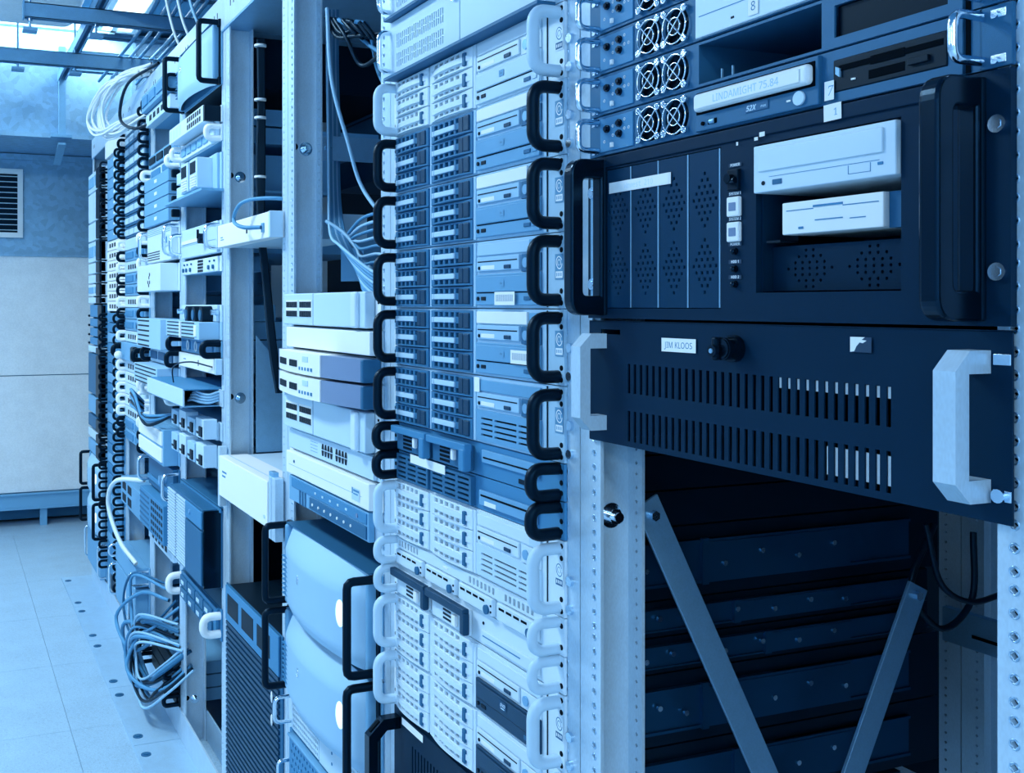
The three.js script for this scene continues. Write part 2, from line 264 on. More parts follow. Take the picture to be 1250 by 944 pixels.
function earHoles(d, ys, r = .0032) { for (const s of [-1, 1]) part('painted_ear_holes', ys.map((y) => cz(r, .001, s * (d.w / 2 - .006), y, .0046, 12)), M.hole, d.g, undefined, 'stuff'); }  // flat near-black discs paint the shade inside the ear holes

// --- drive trays of the two-unit servers
const trayHoles = []; for (let i = 0; i < 5; i++) for (const y of [-.0078, .0078]) trayHoles.push(rectHole(-.044 + i * .0155, y, .0108, .0074));
const TW = .116, TH = .0262;
const TG = {
  frame: ready(plate(-TW / 2, TW / 2, -TH / 2, TH / 2, .004, .0095, trayHoles, .0006)),
  latch: ready([r2(-.047, .012, -.0038, .0038, .009, .0125, .0012), r2(-.054, -.049, -.004, .004, .009, .012, .001)]),
  grip: ready([r2(.037, .052, -.0105, .0105, .009, .0125, .0015), r2(.022, .034, -.0105, .0105, .009, .0112, .001)]),
  tab: ready(r2(.036, .0435, -.0095, .0085, .009, .0135, .001)),
  lip: ready((() => { const s = new THREE.Shape(); s.moveTo(-TW / 2, .004); s.lineTo(-TW / 2, .0095); s.quadraticCurveTo(0, .021, TW / 2, .0095); s.lineTo(TW / 2, .004); s.closePath(); return new THREE.ExtrudeGeometry(s, { depth: .0022, bevelEnabled: false, curveSegments: 12 }).rotateX(Math.PI / 2).translate(0, -TH / 2 + .0022, 0); })()),
  bow: ready((() => { const s = new THREE.Shape(); s.moveTo(-TW / 2, .004); s.lineTo(-TW / 2, .0095); s.quadraticCurveTo(-.01, .022, TW / 2, .0095); s.lineTo(TW / 2, .004); s.closePath(); return [new THREE.ExtrudeGeometry(s, { depth: .0075, bevelEnabled: false, curveSegments: 12 }).rotateX(Math.PI / 2).translate(0, .00375, 0), new THREE.ExtrudeGeometry(s, { depth: .002, bevelEnabled: false, curveSegments: 12 }).rotateX(Math.PI / 2).translate(0, -TH / 2 + .002, 0)]; })()),
};
function tray(g, x, y, sx, st) {
  const t = part('drive_tray', TG.frame, st.tray, g); t.position.set(x, y, 0); t.scale.x = sx;
  if (st.bowed) { part('latch', TG.bow, st.tray, t); part('release', TG.tab, st.grip, t); }
  else { part('latch', TG.latch, st.latch, t); part('release', TG.grip, st.grip, t); part('lip', TG.lip, st.tray, t); }
}
const DARK2U = { face: M.servFace, tray: M.trayDark, latch: M.latch, grip: M.driveDark, handle: M.rubber, drive: M.driveGrey, cd: M.driveGrey };
const SILV2U = { face: M.silver, tray: M.silver, latch: M.silver, grip: M.midDark, handle: M.light, drive: M.light, cd: M.light, bowed: true };
const U2 = .0451;
function badge(g, x, y, z, t) {       // small printed sticker: ring swirl above a text block
  decal('sticker', .017, .03, x, y, z, g, (c, w, h) => { c.fillStyle = css(t ? .86 : .55); c.fillRect(0, 0, w, h); c.strokeStyle = css(t ? .45 : .95); c.lineWidth = w * .07; c.beginPath(); c.ellipse(w * .5, h * .34, w * .34, h * .24, -.3, .4, 6.1); c.stroke(); c.lineWidth = w * .05; c.beginPath(); c.ellipse(w * .5, h * .34, w * .18, h * .12, -.3, 2.2, 7.6); c.stroke(); c.fillStyle = css(t ? .4 : .9); c.fillRect(w * .08, h * .68, w * .84, h * .26); c.fillStyle = css(t ? .9 : .6); for (let i = 0; i < 4; i++) c.fillRect(w * (.16 + i * .18), h * .74, w * .1, h * .13); }, 'small sticker with a ringed swirl mark', 128);
}
function server2U(k, yTop, label, st, v = {}) {
  const H2 = 2 * U2, cuts = [[-.221, -.108, .004, H2 - .004], [-.094, .0265, .004, H2 - .004]]; if (v.media === 'grille') cuts.push([.042, .193, .007, H2 - .048]);
  const d = dev('drive_bay_server', label, 'server', 1, yTop, yTop - 2 * U2, { panel: st.face, chassis: v.chassis ?? M.sideSteel, depth: .62, group: v.group, cut: cuts });
  const { g, w, h } = d;
  part('bezel', plate(-.227, .205, .002, h - .002, .0045, .0062, cuts.map(cutHole)), st.face, g);
  for (let c = 0; c < 2; c++) for (let r = 0; r < 3; r++) tray(g, c ? -.034 : -.166, .0165 + r * .0285, c ? 1.07 : 1.0, st);
  for (const x of [-.1, .031]) part('bay_divider', r2(x - .004, x + .004, .002, h - .002, .006, .0085, .001), st.face, g);
  // media section
  const mx0 = .0385, mx1 = .196;
  if (v.top === 'label') part('blank_cover', r2(mx0, mx1 - .03, h - .02, h - .004, .006, .0095, .001), M.white, g, 'white paper-covered blank'); else part('blank_cover', r2(mx0, mx1 - .02, h - .02, h - .005, .006, .0085, .001), v.top === 'dark' ? st.drive : st.face, g);
  part('blank_cover', r2(mx1 - .026, mx1, h - .02, h - .005, .006, .009, .001), st.cd, g);
  const sl = part('slim_drive', r2(mx0, .147, h - .041, h - .022, .006, .0092, .001), st.bowed ? st.face : M.face, g);
  part('slot', b2(mx0 + .004, .143, h - .029, h - .0275, .0088, .0096), M.dark, sl);
  part('eject_button', r2(.112, .128, h - .039, h - .034, .009, .0108, .001), M.driveDark, sl);
  part('indicator', cz(.0024, .001, mx0 + .008, h - .0365, .0096, 10), M.hole, sl);
  part('name_strip', r2(mx0 + .013, mx0 + .048, h - .039, h - .0335, .0088, .0096, .0004), M.white, sl);
  const cp = part('control_panel', r2(.151, mx1, h - .044, h - .022, .006, .0085, .001), st.bowed ? st.face : M.midDark, g);
  part('power_button', [cz(.0062, .003, .163, h - .033, .009, 18)], M.steel, cp); part('reset_button', cz(.0045, .003, .183, h - .033, .009, 14), M.steel, cp);
  const y0 = .0045, y1 = h - .045;
  if (v.media === 'grille') {
    const hs = []; for (let i = 0; i < 4; i++) for (const [a, b] of [[.052, .082], [.087, .142], [.147, .178]]) hs.push(rectHole((a + b) / 2, y0 + .008 + i * .0072, b - a, .0026));
    const dr = part('vent_cover', plate(mx0, mx1, y0, y1, .006, .0095, hs), st.drive, g);
  } else {
    const dm = v.media === 'dvd' ? M.driveDark : st.drive;
    const dr = part('optical_drive', r2(mx0, mx1, y0, y1, .006, .0105, .0012), dm, g);
    part('tray_door', r2(mx0 + .005, mx1 - .005, y0 + .017, y1 - .003, .010, .0132, .0014), dm, dr);
    part('door_gap', b2(mx0 + .004, mx1 - .004, y0 + .0155, y0 + .0168, .0102, .0109), M.hole, dr);
    if (v.media === 'dvd') decal('disc_mark', .018, .011, .115, y0 + .03, .0133, dr, (c, W, H) => { textOn('DVD', .33, .85, .55, 'sans-serif', 'italic bold')(c, W, H); c.fillStyle = css(.85); c.beginPath(); c.ellipse(W / 2, H * .88, W * .3, H * .07, 0, 0, 7); c.fill(); }, 'disc logo', 128);
    else decal('disc_mark', .012, .008, .112, y0 + .028, .0133, dr, textOn('disc', .6, .35, .5), undefined, 64);
    part('volume_wheel', [cz(.0028, .002, mx0 + .008, y0 + .0085, .0112, 10)], M.dark, dr); part('headphone_jack', r2(mx0 + .016, mx0 + .028, y0 + .006, y0 + .011, .0102, .0115, .0005), M.dark, dr);
    part('eject_button', r2(mx1 - .034, mx1 - .019, y0 + .006, y0 + .011, .0102, .0118, .0006), M.midDark, dr); part('play_button', r2(mx1 - .015, mx1 - .005, y0 + .006, y0 + .011, .0102, .0118, .0006), dm, dr);
  }
  handles(d, st.handle, .039, .0076, .003, .0125, .03);
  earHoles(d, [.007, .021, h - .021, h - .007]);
  part('ear_seam', [b2(.205, .2062, .002, h - .002, .0046, .0056)], M.dark, g);
  badge(g, .2305, h * .55, .0046, st.bowed);
  for (const s of [-1]) part('ear_label', r2(-.238, -.229, h * .3, h * .62, .0044, .0052, .0003), M.paper, g);
  for (const ys of [h * .5, .012]) part('rack_screw', cz(.0055, .004, .2475, ys, .002, 14), M.screw, g);
  if (v.sticker) part('tape_label', v.sticker, M.paper, g, 'white paper tape label');
  return d;
}
function slideRail(d, k) {                 // side slides seen through the open bay of the first rack
  const { g, w, h } = d, x = w / 2 - .0205;
  const r = part('slide_rail', [b2(x, x + .004, h * .2, h * .8, -.56, -.09), b2(x, x + .007, h * .2, h * .24, -.56, -.09), b2(x, x + .007, h * .76, h * .8, -.56, -.09)], M.railSteel, g);
  part('rail_bracket', [b2(x + .004, x + .009, h * .18, h * .82, -.215 - .05 * (k % 3), -.205 - .05 * (k % 3)), b2(x + .004, x + .008, h * .24, h * .76, -.45, -.215 - .05 * (k % 3))], M.railSteel, r);
  part('rail_screws', [-.12, -.16, -.24, -.3, -.36, -.42].map((z, i) => cx(.0035, .004, x + .008, h * (.45 + .12 * ((i + k) % 2)), z - .02 * (k % 2), 10)), M.screw, r, undefined, 'stuff');
}
const dg = 'dark two-unit servers in the drive-bay rack';
let yy = 1.684;
// top pair of vented cases
for (const [n, y1, y0, lab] of [[0, 1.868, 1.777, 'pale vented rack case with chrome handles, upper of the pair above the silver server'], [1, 1.777, 1.684, 'pale vented rack case with round lock resting right above the silver server']]) {
  const d = dev('vented_case', lab, 'rack case', 1, y1, y0, { panel: M.alu, depth: .5, cut: [[-.218, -.004, .008, y1 - y0 - .008]] }), { g, h } = d;
  const hs = []; const NS = 24; for (let i = 0; i < NS; i++) for (let r = 0; r < 2; r++) for (let k = 0; k < 2; k++) hs.push(rectHole(-.2 + i * .0068, .022 + r * .03 + k * .0115, .0034, (i + k) % 3 ? .0108 : .0085));
  part('vent_door', plate(-.226, .006, .002, h - .002, .014, .018, hs), M.light, g);
  part('blank_door', r2(.008, .222, .002, h - .002, .0045, .018, .001), M.light, g);
  part('lower_ledge', b2(-.226, .222, -.0005, .0035, .0045, .03), M.midDark, g);
  const lk = part('lock', [cz(.0085, .006, -.006, h - .018, .0195, 22), cz(.0055, .009, -.006, h - .018, .021, 16)], M.chrome, g); part('keyhole', r2(-.0067, -.0053, h - .021, h - .015, .0252, .0258, .0003), M.hole, lk);
  for (let i = 0; i < 3; i++) part('indicator', cz(.0026, .002, .115 + i * .012, h - .018 - (i % 2) * .012, .0186, 10), M.dark, g);
  part('door_latch', r2(.2, .222, h - .045, h - .004, .018, .026, .002), M.rubber, g);
  handles(d, M.chrome, .036, .0042, .012, .012, .012);
}
server2U(0, yy, 'silver two-unit drive-bay server with pale handles, under the vented cases', SILV2U, { media: 'cd' });
yy = 1.5955;
const V2 = [{ media: 'cd', top: 'label' }, { media: 'cd', top: 'label' }, { media: 'cd' }, { media: 'cd', top: 'label' }, { media: 'grille', top: 'dark' }];
const L2 = ['dark two-unit drive-bay server just under the silver server', 'dark two-unit drive-bay server, second below the silver server', 'dark two-unit drive-bay server with barcode label across its optical drive', 'dark two-unit drive-bay server with long white strip over the slim drive', 'dark two-unit drive-bay server with slotted vent cover instead of optical drive'];
V2.forEach((v, i) => {
  const d = server2U(i, yy, L2[i], DARK2U, { ...v, group: dg });
  if (i === 2 || i === 3) decal('barcode_label', .05, .017, i === 2 ? .12 : .16, i === 2 ? .013 : .03, .0134, d.g, (c, w, h) => { c.fillStyle = css(.95); c.fillRect(0, 0, w, h); c.fillStyle = css(.35); for (let k = 0; k < 34; k++) c.fillRect(w * (.08 + k * .0247), h * .22, w * (k % 3 ? .006 : .013), h * .5); }, 'white barcode label', 256);
  if (i === 4) part('tape_label', r2(.034, .048, d.h - .022, d.h - .002, .0094, .0102, .0003), M.paper, d.g);
  yy -= 2 * U2;
});
// two dark one-unit servers
{
  const d = dev('slim_server', 'dark one-unit server with two raised drive levers under the drive-bay stack', 'server', 1, 1.1445, 1.0994, { panel: M.mid, depth: .6, chassis: M.sideSteel }), { g, h } = d;
  for (const x of [-.155, -.03]) {
    const b = part('drive_caddy', r2(x - .055, x + .055, .004, h - .006, .0045, .014, .002), M.midDark, g);
    part('lever', [r2(x - .058, x + .062, h - .014, h - .003, .012, .024, .002), r2(x + .046, x + .062, .004, h - .01, .012, .026, .003)], M.mid, b);
    part('vent', [0, 1, 2, 3].map((k) => b2(x - .03, x + .0, .008 + k * .006, .0115 + k * .006, .0138, .0147)), M.hole, b);
    part('release', r2(x + .012, x + .02, .014, .03, .013, .02, .002), M.white, b);
  }
  part('drive', r2(.05, .19, .02, h - .008, .0045, .008, .001), M.midLight, g); part('drive_slot', b2(.055, .18, .026, .028, .0078, .0086), M.hole, g);
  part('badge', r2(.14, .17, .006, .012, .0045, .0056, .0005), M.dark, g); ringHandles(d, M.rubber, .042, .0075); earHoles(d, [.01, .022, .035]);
}
{
  const d = dev('slim_server', 'dark one-unit server with slotted grille and a strip of white tape', 'server', 1, 1.0994, 1.0543, { panel: M.mid, depth: .6, chassis: M.sideSteel, cut: [[-.212, -.108, .005, .04], [-.092, .025, .005, .04]] }), { g, h } = d;
  for (const [x0, x1] of [[-.215, -.105], [-.095, .028]]) {
    const hs = []; for (let r = 0; r < 5; r++) for (let c = 0; c < 3; c++) hs.push(rectHole(x0 + (x1 - x0) * (.18 + c * .32), .008 + r * .0072, (x1 - x0) * .26, .0032));
    const b = part('grille', plate(x0, x1, .003, h - .003, .0045, .012, hs), M.midDark, g);
  }
  part('tape_label', bx(.115, .013, .0008, -.105, h - .006, .0128).rotateZ(-.01), M.paper, g, 'white paper tape label');
  part('floppy_drive', r2(.045, .185, .008, .028, .0045, .009, .001), M.midLight, g); part('drive_slot', b2(.05, .18, .02, .0225, .0088, .0095), M.hole, g);
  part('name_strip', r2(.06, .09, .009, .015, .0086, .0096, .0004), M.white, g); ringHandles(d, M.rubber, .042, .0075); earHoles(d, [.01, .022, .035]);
}
const dS = [];
dS.push(server2U(6, 1.0543, 'silver two-unit drive-bay server with slotted vent cover, below the dark slim servers', SILV2U, { media: 'grille' }));
{
  const d = dev('slim_server', 'silver one-unit server with dark square vents and round buttons', 'server', 1, .9641, .919, { panel: M.silver, depth: .6, chassis: M.sideSteel, cut: [[-.215, .197, .0451 - .0155, .0451 - .0035]] }), { g, h } = d; dS.push(d);
  const hs = []; for (let i = 0; i < 7; i++) { hs.push(rectHole(-.21 + i * .0105, h - .009, .0062, .009)); hs.push(rectHole(.02 + i * .0105, h - .009, .0062, .009)); hs.push(rectHole(.115 + i * .0105, h - .009, .0062, .009)); }
  part('vent_strip', plate(-.218, .2, h - .017, h - .002, .0045, .009, hs), M.silver, g);
  for (let k = 0; k < 4; k++) { const x = -.172 + k * .105; const b = part('drive_tray', r2(x - .047, x + .047, .003, h - .019, .0045, .012, .002), M.silver, g); part('vent', [0, 1, 2, 3].map((i) => b2(x - .04 + i * .018, x - .027 + i * .018, h - .027, h - .024, .0118, .0125)), M.hole, b); part('button', cz(.0062, .004, x + .034, .01, .013, 16), M.midDark, b); part('indicator', [cz(.0016, .001, x + .044, .009, .0124, 8), cz(.0016, .001, x + .044, .017, .0124, 8)], M.hole, b); }
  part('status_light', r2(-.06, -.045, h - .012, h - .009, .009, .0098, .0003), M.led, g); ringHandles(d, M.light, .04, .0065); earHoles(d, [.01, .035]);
}
{
  const d = dev('slim_server', 'silver one-unit server with two dark lever bars across its drives', 'server', 1, .919, .8739, { panel: M.silver, depth: .6, chassis: M.sideSteel }), { g, h } = d; dS.push(d);
  for (const x of [-.16, -.036]) {
    const b = part('drive_caddy', r2(x - .055, x + .055, .003, h - .006, .0045, .012, .002), M.silver, g);
    part('lever', [r2(x - .06, x + .06, h - .015, h - .003, .012, .022, .002), r2(x + .048, x + .062, .006, h - .008, .012, .022, .003)], M.driveDark, b);
    part('vent', [0, 1, 2].map((k) => b2(x - .018, x + .006, .008 + k * .006, .011 + k * .006, .0118, .0126)), M.dark, b); part('release', r2(x + .016, x + .028, .008, .024, .0115, .018, .002), M.white, b);
  }
  part('slim_drive', r2(.05, .19, .006, .022, .0045, .009, .001), M.silver, g); part('drive_slot', b2(.055, .15, .0145, .016, .0088, .0094), M.mid, g); part('indicator', cz(.0022, .001, .05, .03, .005, 8), M.dark, g);
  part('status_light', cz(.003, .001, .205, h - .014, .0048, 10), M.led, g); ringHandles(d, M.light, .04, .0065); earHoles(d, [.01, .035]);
}
dS.push(server2U(7, .8739, 'silver two-unit server with dark disc drive, upper of the lowest two', SILV2U, { media: 'dvd' }));
dS.push(server2U(8, .7837, 'silver two-unit server with dark disc drive, standing right over the black case', SILV2U, { media: 'dvd' }));
dS.forEach(slideRail);
{
  const d = dev('black_case', 'black rack case with slotted front and thick angular handle under the silver servers', 'rack case', 1, .69, .512, { panel: M.blackCase, chassis: M.blackCase, depth: .55, cut: [[-.19, .19, .03, .15]] }), { g, h } = d;
  const hs = []; for (let i = 0; i < 26; i++) hs.push(rectHole(-.165 + i * .0105, .09, .0042, .1));
  part('vent_cover', plate(-.205, .205, .006, h - .004, .0045, .008, hs), M.blackCase, g);
  decal('tape_label', .075, .011, -.165, h - .012, .0082, g, textOn('. . . . .', .95, .4, .5), 'white paper tape label', 128);
  for (const s of [-1, 1]) { const hb = part('handle', poly([[0, .012], [.03, .012], [.055, .036], [.055, h - .036], [.03, h - .012], [0, h - .012], [0, h - .03], [.024, h - .03], [.04, h - .046], [.04, .046], [.024, .03], [0, .03]], .018).rotateY(-Math.PI / 2).translate(s * (d.w / 2 - .016) + .009, 0, .004), M.blackSmooth, g); part('grip_recess', rb(.007, .0016, .022, s * (d.w / 2 - .016), 0, 0, .0007).rotateX(.76).translate(0, h - .0232, .047), M.hole, hb); }
}

// ------------------------------------------------------------------ first rack: fan-cooled one-unit servers
function fanServer(yTop, label, kind) {
  const d = dev('fan_server', label, 'server', 0, yTop, yTop - .0444, { panel: null, depth: .45, front: -.3 }), { g, h } = d, z = .0045;
  part('deck', [b2(-.22, .22, .0006, .002, -.3, .0045), b2(-.22, .22, h - .002, h - .0006, -.3, .0045), b2(-.22, -.2185, .001, h - .001, -.3, .0045), b2(.2185, .22, .001, h - .001, -.3, .0045), b2(-.067, -.066, .001, h - .001, -.2, .0045)], M.midDark, g);
  for (const s of [-1, 1]) part('ear', r2(s > 0 ? .2065 : -.242, s > 0 ? .242 : -.2215, .0006, h - .0006, .0005, .0045, .001), M.midDark, g);
  const fanX = [-.134, -.0945];
  const hs = fanX.map((x) => roundHole(x, h / 2, .0178));
  part('faceplate', plate(-.222, -.0665, .001, h - .001, z, z + .002, hs, 0, 14), M.midDark, g);
  const cp = part('control_panel', r2(-.218, -.161, .004, h - .004, z + .001, z + .0035, .0008), M.mid, g);
  for (const [x, y] of [[-.204, .028], [-.183, .031], [-.183, .02]]) part('toggle', [cz(.0042, .003, x, y, z + .0045, 12), cz(.0026, .003, x, y, z + .0065, 8)], M.blackSmooth, cp);
  for (const [x, y] of [[-.195, .03], [-.195, .02], [-.21, .015], [-.175, .0245], [-.168, .0245], [-.175, .034]]) part('marking', tor(.0014, .0004, x, y, z + .0036, 10, 4), M.white, cp);
  part('switch', r2(-.1975, -.1935, .007, .0125, z + .003, z + .006, .0006), M.white, cp);
  for (const x of fanX) {
    const f = part('fan', [cz(.019, .001, x, h / 2, .0015, 20), cz(.0075, .006, x, h / 2, .004, 16), ...Array.from({ length: 7 }, (_, i) => bx(.0105, .006, .0012, .0122, 0, 0).rotateX(.6).rotateZ(i * Math.PI * 2 / 7).translate(x, h / 2, .0035))], M.black, g);
    part('fan_guard', [tor(.0168, .0009, x, h / 2, z + .0055, 30, 6), tor(.0085, .0008, x, h / 2, z + .0055, 24, 6), ...[Math.PI / 4, -Math.PI / 4].map((a, i) => cx(.0009, .05 - i * .0, 0, 0, 0, 6).rotateZ(a - Math.PI / 2 * 0).translate(x, h / 2, z + .0062))], M.chrome, f);
    for (const a of [.785, 2.356, 3.927, 5.498]) part('guard_screw', [cz(.0036, .003, x + .0242 * Math.cos(a) * .86, h / 2 + .0242 * Math.sin(a) * .86, z + .005, 12), tor(.003, .0009, x + .0242 * Math.cos(a) * .86, h / 2 + .0242 * Math.sin(a) * .86, z + .0062, 10, 5)], M.chrome, f);
  }
  const bay = [-.0645, .0845], fl = [.0955, .196];
  part('bay_frame', plate(-.0665, .207, .001, h - .001, z, z + .002, [rectHole(.01, h / 2, .146, h - .007), rectHole((fl[0] + fl[1]) / 2, h / 2, .1, .026)]), M.midDark, g);
  if (kind === 'open') {
    part('bay_tab', [b2(-.036, -.0352, .004, .013, .002, .004), b2(-.022, -.0212, .004, .013, .002, .004)], M.steel, g);
    part('bay_cover', r2(fl[0], fl[1], h / 2 - .013, h / 2 + .013, -.01, z - .002, .001), M.glossBlack, g);
  } else {
    const white = kind === 'white', dm = white ? M.silver : M.midDark;
    const cd = part('optical_drive', r2(bay[0] + .001, bay[1] - .001, .002, h - .002, .002, z + .006, .001), dm, g);
    if (white) { part('tray_seam', [b2(-.058, .078, .0215, .0222, z + .0055, z + .0064)], M.mid, cd); part('indicator', r2(-.016, -.012, .009, .011, z + .0055, z + .0066, .0004), M.dark, cd); decal('number_label', .012, .016, .012, h * .3, z + .0062, cd, textOn('8', .97, .45, .7), 'white label reading 8', 64); }
    else {
      const door = part('tray_door', r2(-.0595, .0785, .0195, .0365, z + .004, z + .013, .004, 3), M.white, cd, 'white-labelled tray front');
      decal('tray_label', .124, .0115, .0085, .028, z + .0131, door, textOn('LINDAMIGHT 75.84', .97, .74, .8), 'label reading LINDAMIGHT 75.84', 512);
      part('door_gap', r2(-.0615, .0805, .0175, .0385, z + .005, z + .0066, .004, 3), M.void, cd);
      part('headphone_jack', cz(.002, .002, -.052, .0085, z + .0066, 10), M.void, cd); const vw = part('volume_wheel', r2(-.046, -.034, .0065, .0115, z + .005, z + .0066, .0006), M.void, cd); part('wheel', cx(.0024, .006, -.04, .009, z + .006, 10), M.steel, vw);
      decal('speed_mark', .028, .0075, .0155, .0125, z + .0062, cd, (c, W, H) => { textOn('', .4, .8)(c, W, H); c.fillStyle = css(.82); c.textAlign = 'left'; c.font = `italic bold ${H * .9}px sans-serif`; c.fillText('52X', W * .06, H * .55); c.font = `italic ${H * .45}px sans-serif`; c.fillText('max', W * .68, H * .6); }, 'print reading 52X max', 128);
      part('eject_button', [cz(.006, .002, .064, .0105, z + .0068, 20)], M.light, cd); part('indicator', r2(.05, .0545, .0095, .0112, z + .0055, z + .0068, .0004), M.white, cd);
    }
    const f = part('floppy_drive', r2(fl[0], fl[1], h / 2 - .0128, h / 2 + .0128, .0, z + .003, .001), M.dark, g);
    part('disk_slot', [b2(fl[0] + .006, fl[1] - .003, h / 2 + .003, h / 2 + .0075, z + .0024, z + .0034), b2(fl[0] + .036, fl[0] + .066, h / 2 + .002, h / 2 + .0085, z + .0024, z + .0036)], M.void, f);
    part('slot_lip', poly([[0, 0], [.004, -.003], [.004, .004], [0, .006]], .003).translate(fl[0] + .004, h / 2 + .001, z + .002), M.steel, f);
    part('finger_recess', r2(fl[0] + .034, fl[0] + .066, h / 2 - .009, h / 2 - .002, z + .0025, z + .0034, .0004), M.void, f); part('eject_button', r2(fl[0] + .07, fl[0] + .087, h / 2 - .0065, h / 2 - .0015, z + .0025, z + .0055, .0006), M.dark, f);
    part('indicator', r2(fl[0] + .018, fl[0] + .022, h / 2 - .0065, h / 2 - .005, z + .0025, z + .004, .0003), M.white, f);
    if (!white) decal('number_label', .0095, .0155, .0925, .0115, z + .0034, g, textOn('7', .97, .6, .7, 'serif', 'italic'), 'white label reading 7', 64);
  }
  part('ear_notch', [b2(.2085, .212, .001, h - .001, .0044, .0054)], M.void, g);
  for (const s of [-1, 1]) { part('handle', loopHandle(s * .221, .0065, h - .0065, .034, .0034, .009), M.chrome, g); for (const y of [.0065, h - .0065]) part('ear_slot', [rb(.011, .0062, .001, s * .232, y, .0045, .003, 2), cz(.0026, .003, s * .2305, y - .001, .0055, 10)], M.screw, g); }
  return d;
}
fanServer(1.492 + 4 * .0444, 'one-unit server with twin wire-guarded fans, topmost in its rack', 'white');
fanServer(1.492 + 3 * .0444, 'one-unit twin-fan server with white drive labelled 8', 'white');
fanServer(1.492 + 2 * .0444, 'one-unit twin-fan server with black empty drive bays', 'open');
fanServer(1.492 + 1 * .0444, 'one-unit twin-fan server with drive labelled LINDAMIGHT 75.84', 'label');

// ------------------------------------------------------------------ first rack: black four-unit rack computer
{
  const d = dev('rack_computer', 'black four-unit rack computer with white drives and moulded handles', 'rack computer', 0, 1.4915, 1.3145, { panel: null, chassis: M.blackCase, depth: .48, front: -.13 }), { g, w, h } = d;
  part('shell', [b2(-.22, .22, h - .003, h - .0015, -.13, .001), b2(-.22, .22, .0015, .003, -.13, .001), b2(-.22, -.2185, .002, h - .002, -.13, .001), b2(.2185, .22, .002, h - .002, -.13, .001)], M.blackCase, g);
  part('front_panel', plate(-w / 2, w / 2, .0006, h - .0006, .0005, .0065, [rectHole(-.123, .0865, .18, .15), rectHole(.084, .0915, .147, .131)]), M.blackCase, g);
  part('top_flange', r2(-.223, .2, h - .013, h - .001, .006, .0085, .001), M.blackCase, g);
  // vertical drive trays with diamond vents
  const tb = [-.2125, -.1655, -.1215, -.0775, -.034];
  for (let i = 0; i < 4; i++) {
    const a = tb[i] + .0008, b = tb[i + 1] - .0008, c = (a + b) / 2, hs = [];
    for (const [yc, rows] of [[.115, 9], [.052, 9]]) for (let r = 0; r < rows; r++) { const n = 5 - Math.abs(r - 4); for (let k = 0; k < n; k++) hs.push(rectHole(c + (k - (n - 1) / 2) * .0076, yc + (r - 4) * .0062, .0034, .0038)); }
    const t = part('drive_tray', plate(a, b, .0125, .1605, .002, .0055, hs, .0005), M.caseTray, g);
    part('tray_edge', [b2(b - .0009, b + .0004, .0125, .1605, .0055, .0066)], M.steel, t);
  }
  const tp = part('tape_label', bx(.1, .0115, .0006, -.1525, .141, .0072), M.paper, g, 'white torn tape strip with faint writing');
  decal('tape_writing', .096, .0105, -.1525, .141, .0072, tp, textOn('Wmwest 210', .97, .85, .75, 'monospace'), undefined, 256);
  // switches
  const bxx = -.0145;
  const lab = (s, y) => decal('marking', .016, .0036, bxx, y, .0066, g, textOn(s, .27, .92, .95, 'sans-serif', 'bold'), `print reading ${s}`, 128);
  lab('POWER', .1425); lab('SYSTEM 1', .1165); lab('SYSTEM 2', .0935); lab('POWER', .0705); lab('HDD 1', .0545); lab('HDD 2', .0405);
  const rk = part('rocker_switch', [r2(bxx - .0068, bxx + .0068, .1195, .1385, .006, .0105, .001)], M.black, g); part('rocker', [cz(.0042, .008, bxx - .001, .13, .012, 14), cx(.003, .01, bxx + .001, .128, .0125, 10)], M.blackSmooth, rk);
  for (const y of [.1045, .0815]) { const b = part('push_button', r2(bxx - .0078, bxx + .0078, y - .009, y + .009, .006, .0105, .0015, 2), M.white, g); part('button_window', r2(bxx - .0042, bxx + .0042, y - .0038, y + .0038, .0103, .0112, .0006), M.violet, b); }
  for (const y of [.064, .048, .034]) part('indicator_led', [cz(.0034, .003, bxx, y, .0075, 14), new THREE.SphereGeometry(.0026, 12, 8).translate(bxx, y, .0098)], M.blackSmooth, g);
  // drive opening
  part('bay_cavity', [b2(.012, .156, .028, .156, -.12, -.118), b2(.011, .013, .027, .157, -.12, .001), b2(.011, .157, .155, .157, -.12, .001), b2(.155, .157, .027, .157, -.12, .001)], M.blackCase, g);
  const cd = part('optical_drive', r2(.0115, .1565, .1135, .155, -.1, .0105, .0012), M.silver, g, 'white optical drive');
  part('tray_door', r2(.018, .146, .1315, .151, .0098, .0122, .0012), M.silver, cd); part('button_seam', [b2(.03, .142, .1262, .1266, .0103, .0108), b2(.113, .134, .1185, .1189, .0103, .0108), b2(.113, .1134, .1185, .1255, .0103, .0108), b2(.1336, .134, .1185, .1255, .0103, .0108)], M.mid, cd);
  part('headphone_jack', cz(.0019, .001, .0235, .1215, .0107, 12), M.dark, cd); part('volume_wheel', r2(.034, .0445, .119, .1235, .0103, .0112, .0004), M.midDark, cd); part('indicator', r2(.1405, .1455, .1225, .1248, .0103, .0112, .0006), M.mid, cd);
  part('support_bracket', [b2(.018, .034, .0705, .107, -.02, -.018), b2(.018, .034, .0695, .0715, -.02, .002)], M.dark, g); part('bracket_screws', [cz(.0026, .002, .0275, .094, -.017, 10), cz(.0026, .002, .0275, .079, -.017, 10)], M.screw, g);
  const fl = part('floppy_drive', r2(.036, .138, .0755, .103, -.1, .002, .001), M.white, g, 'white floppy drive');
  part('disk_slot', [b2(.041, .07, .0955, .0962, .0018, .0024), b2(.07, .1, .0968, .0985, .0018, .0026), b2(.1, .134, .0955, .0962, .0018, .0024), b2(.072, .1, .0855, .0864, .0018, .0025), b2(.107, .122, .0845, .0852, .0018, .0025)], M.mid, fl); part('indicator', r2(.0545, .0595, .0795, .0815, .0018, .0028, .0004), M.mid, fl);
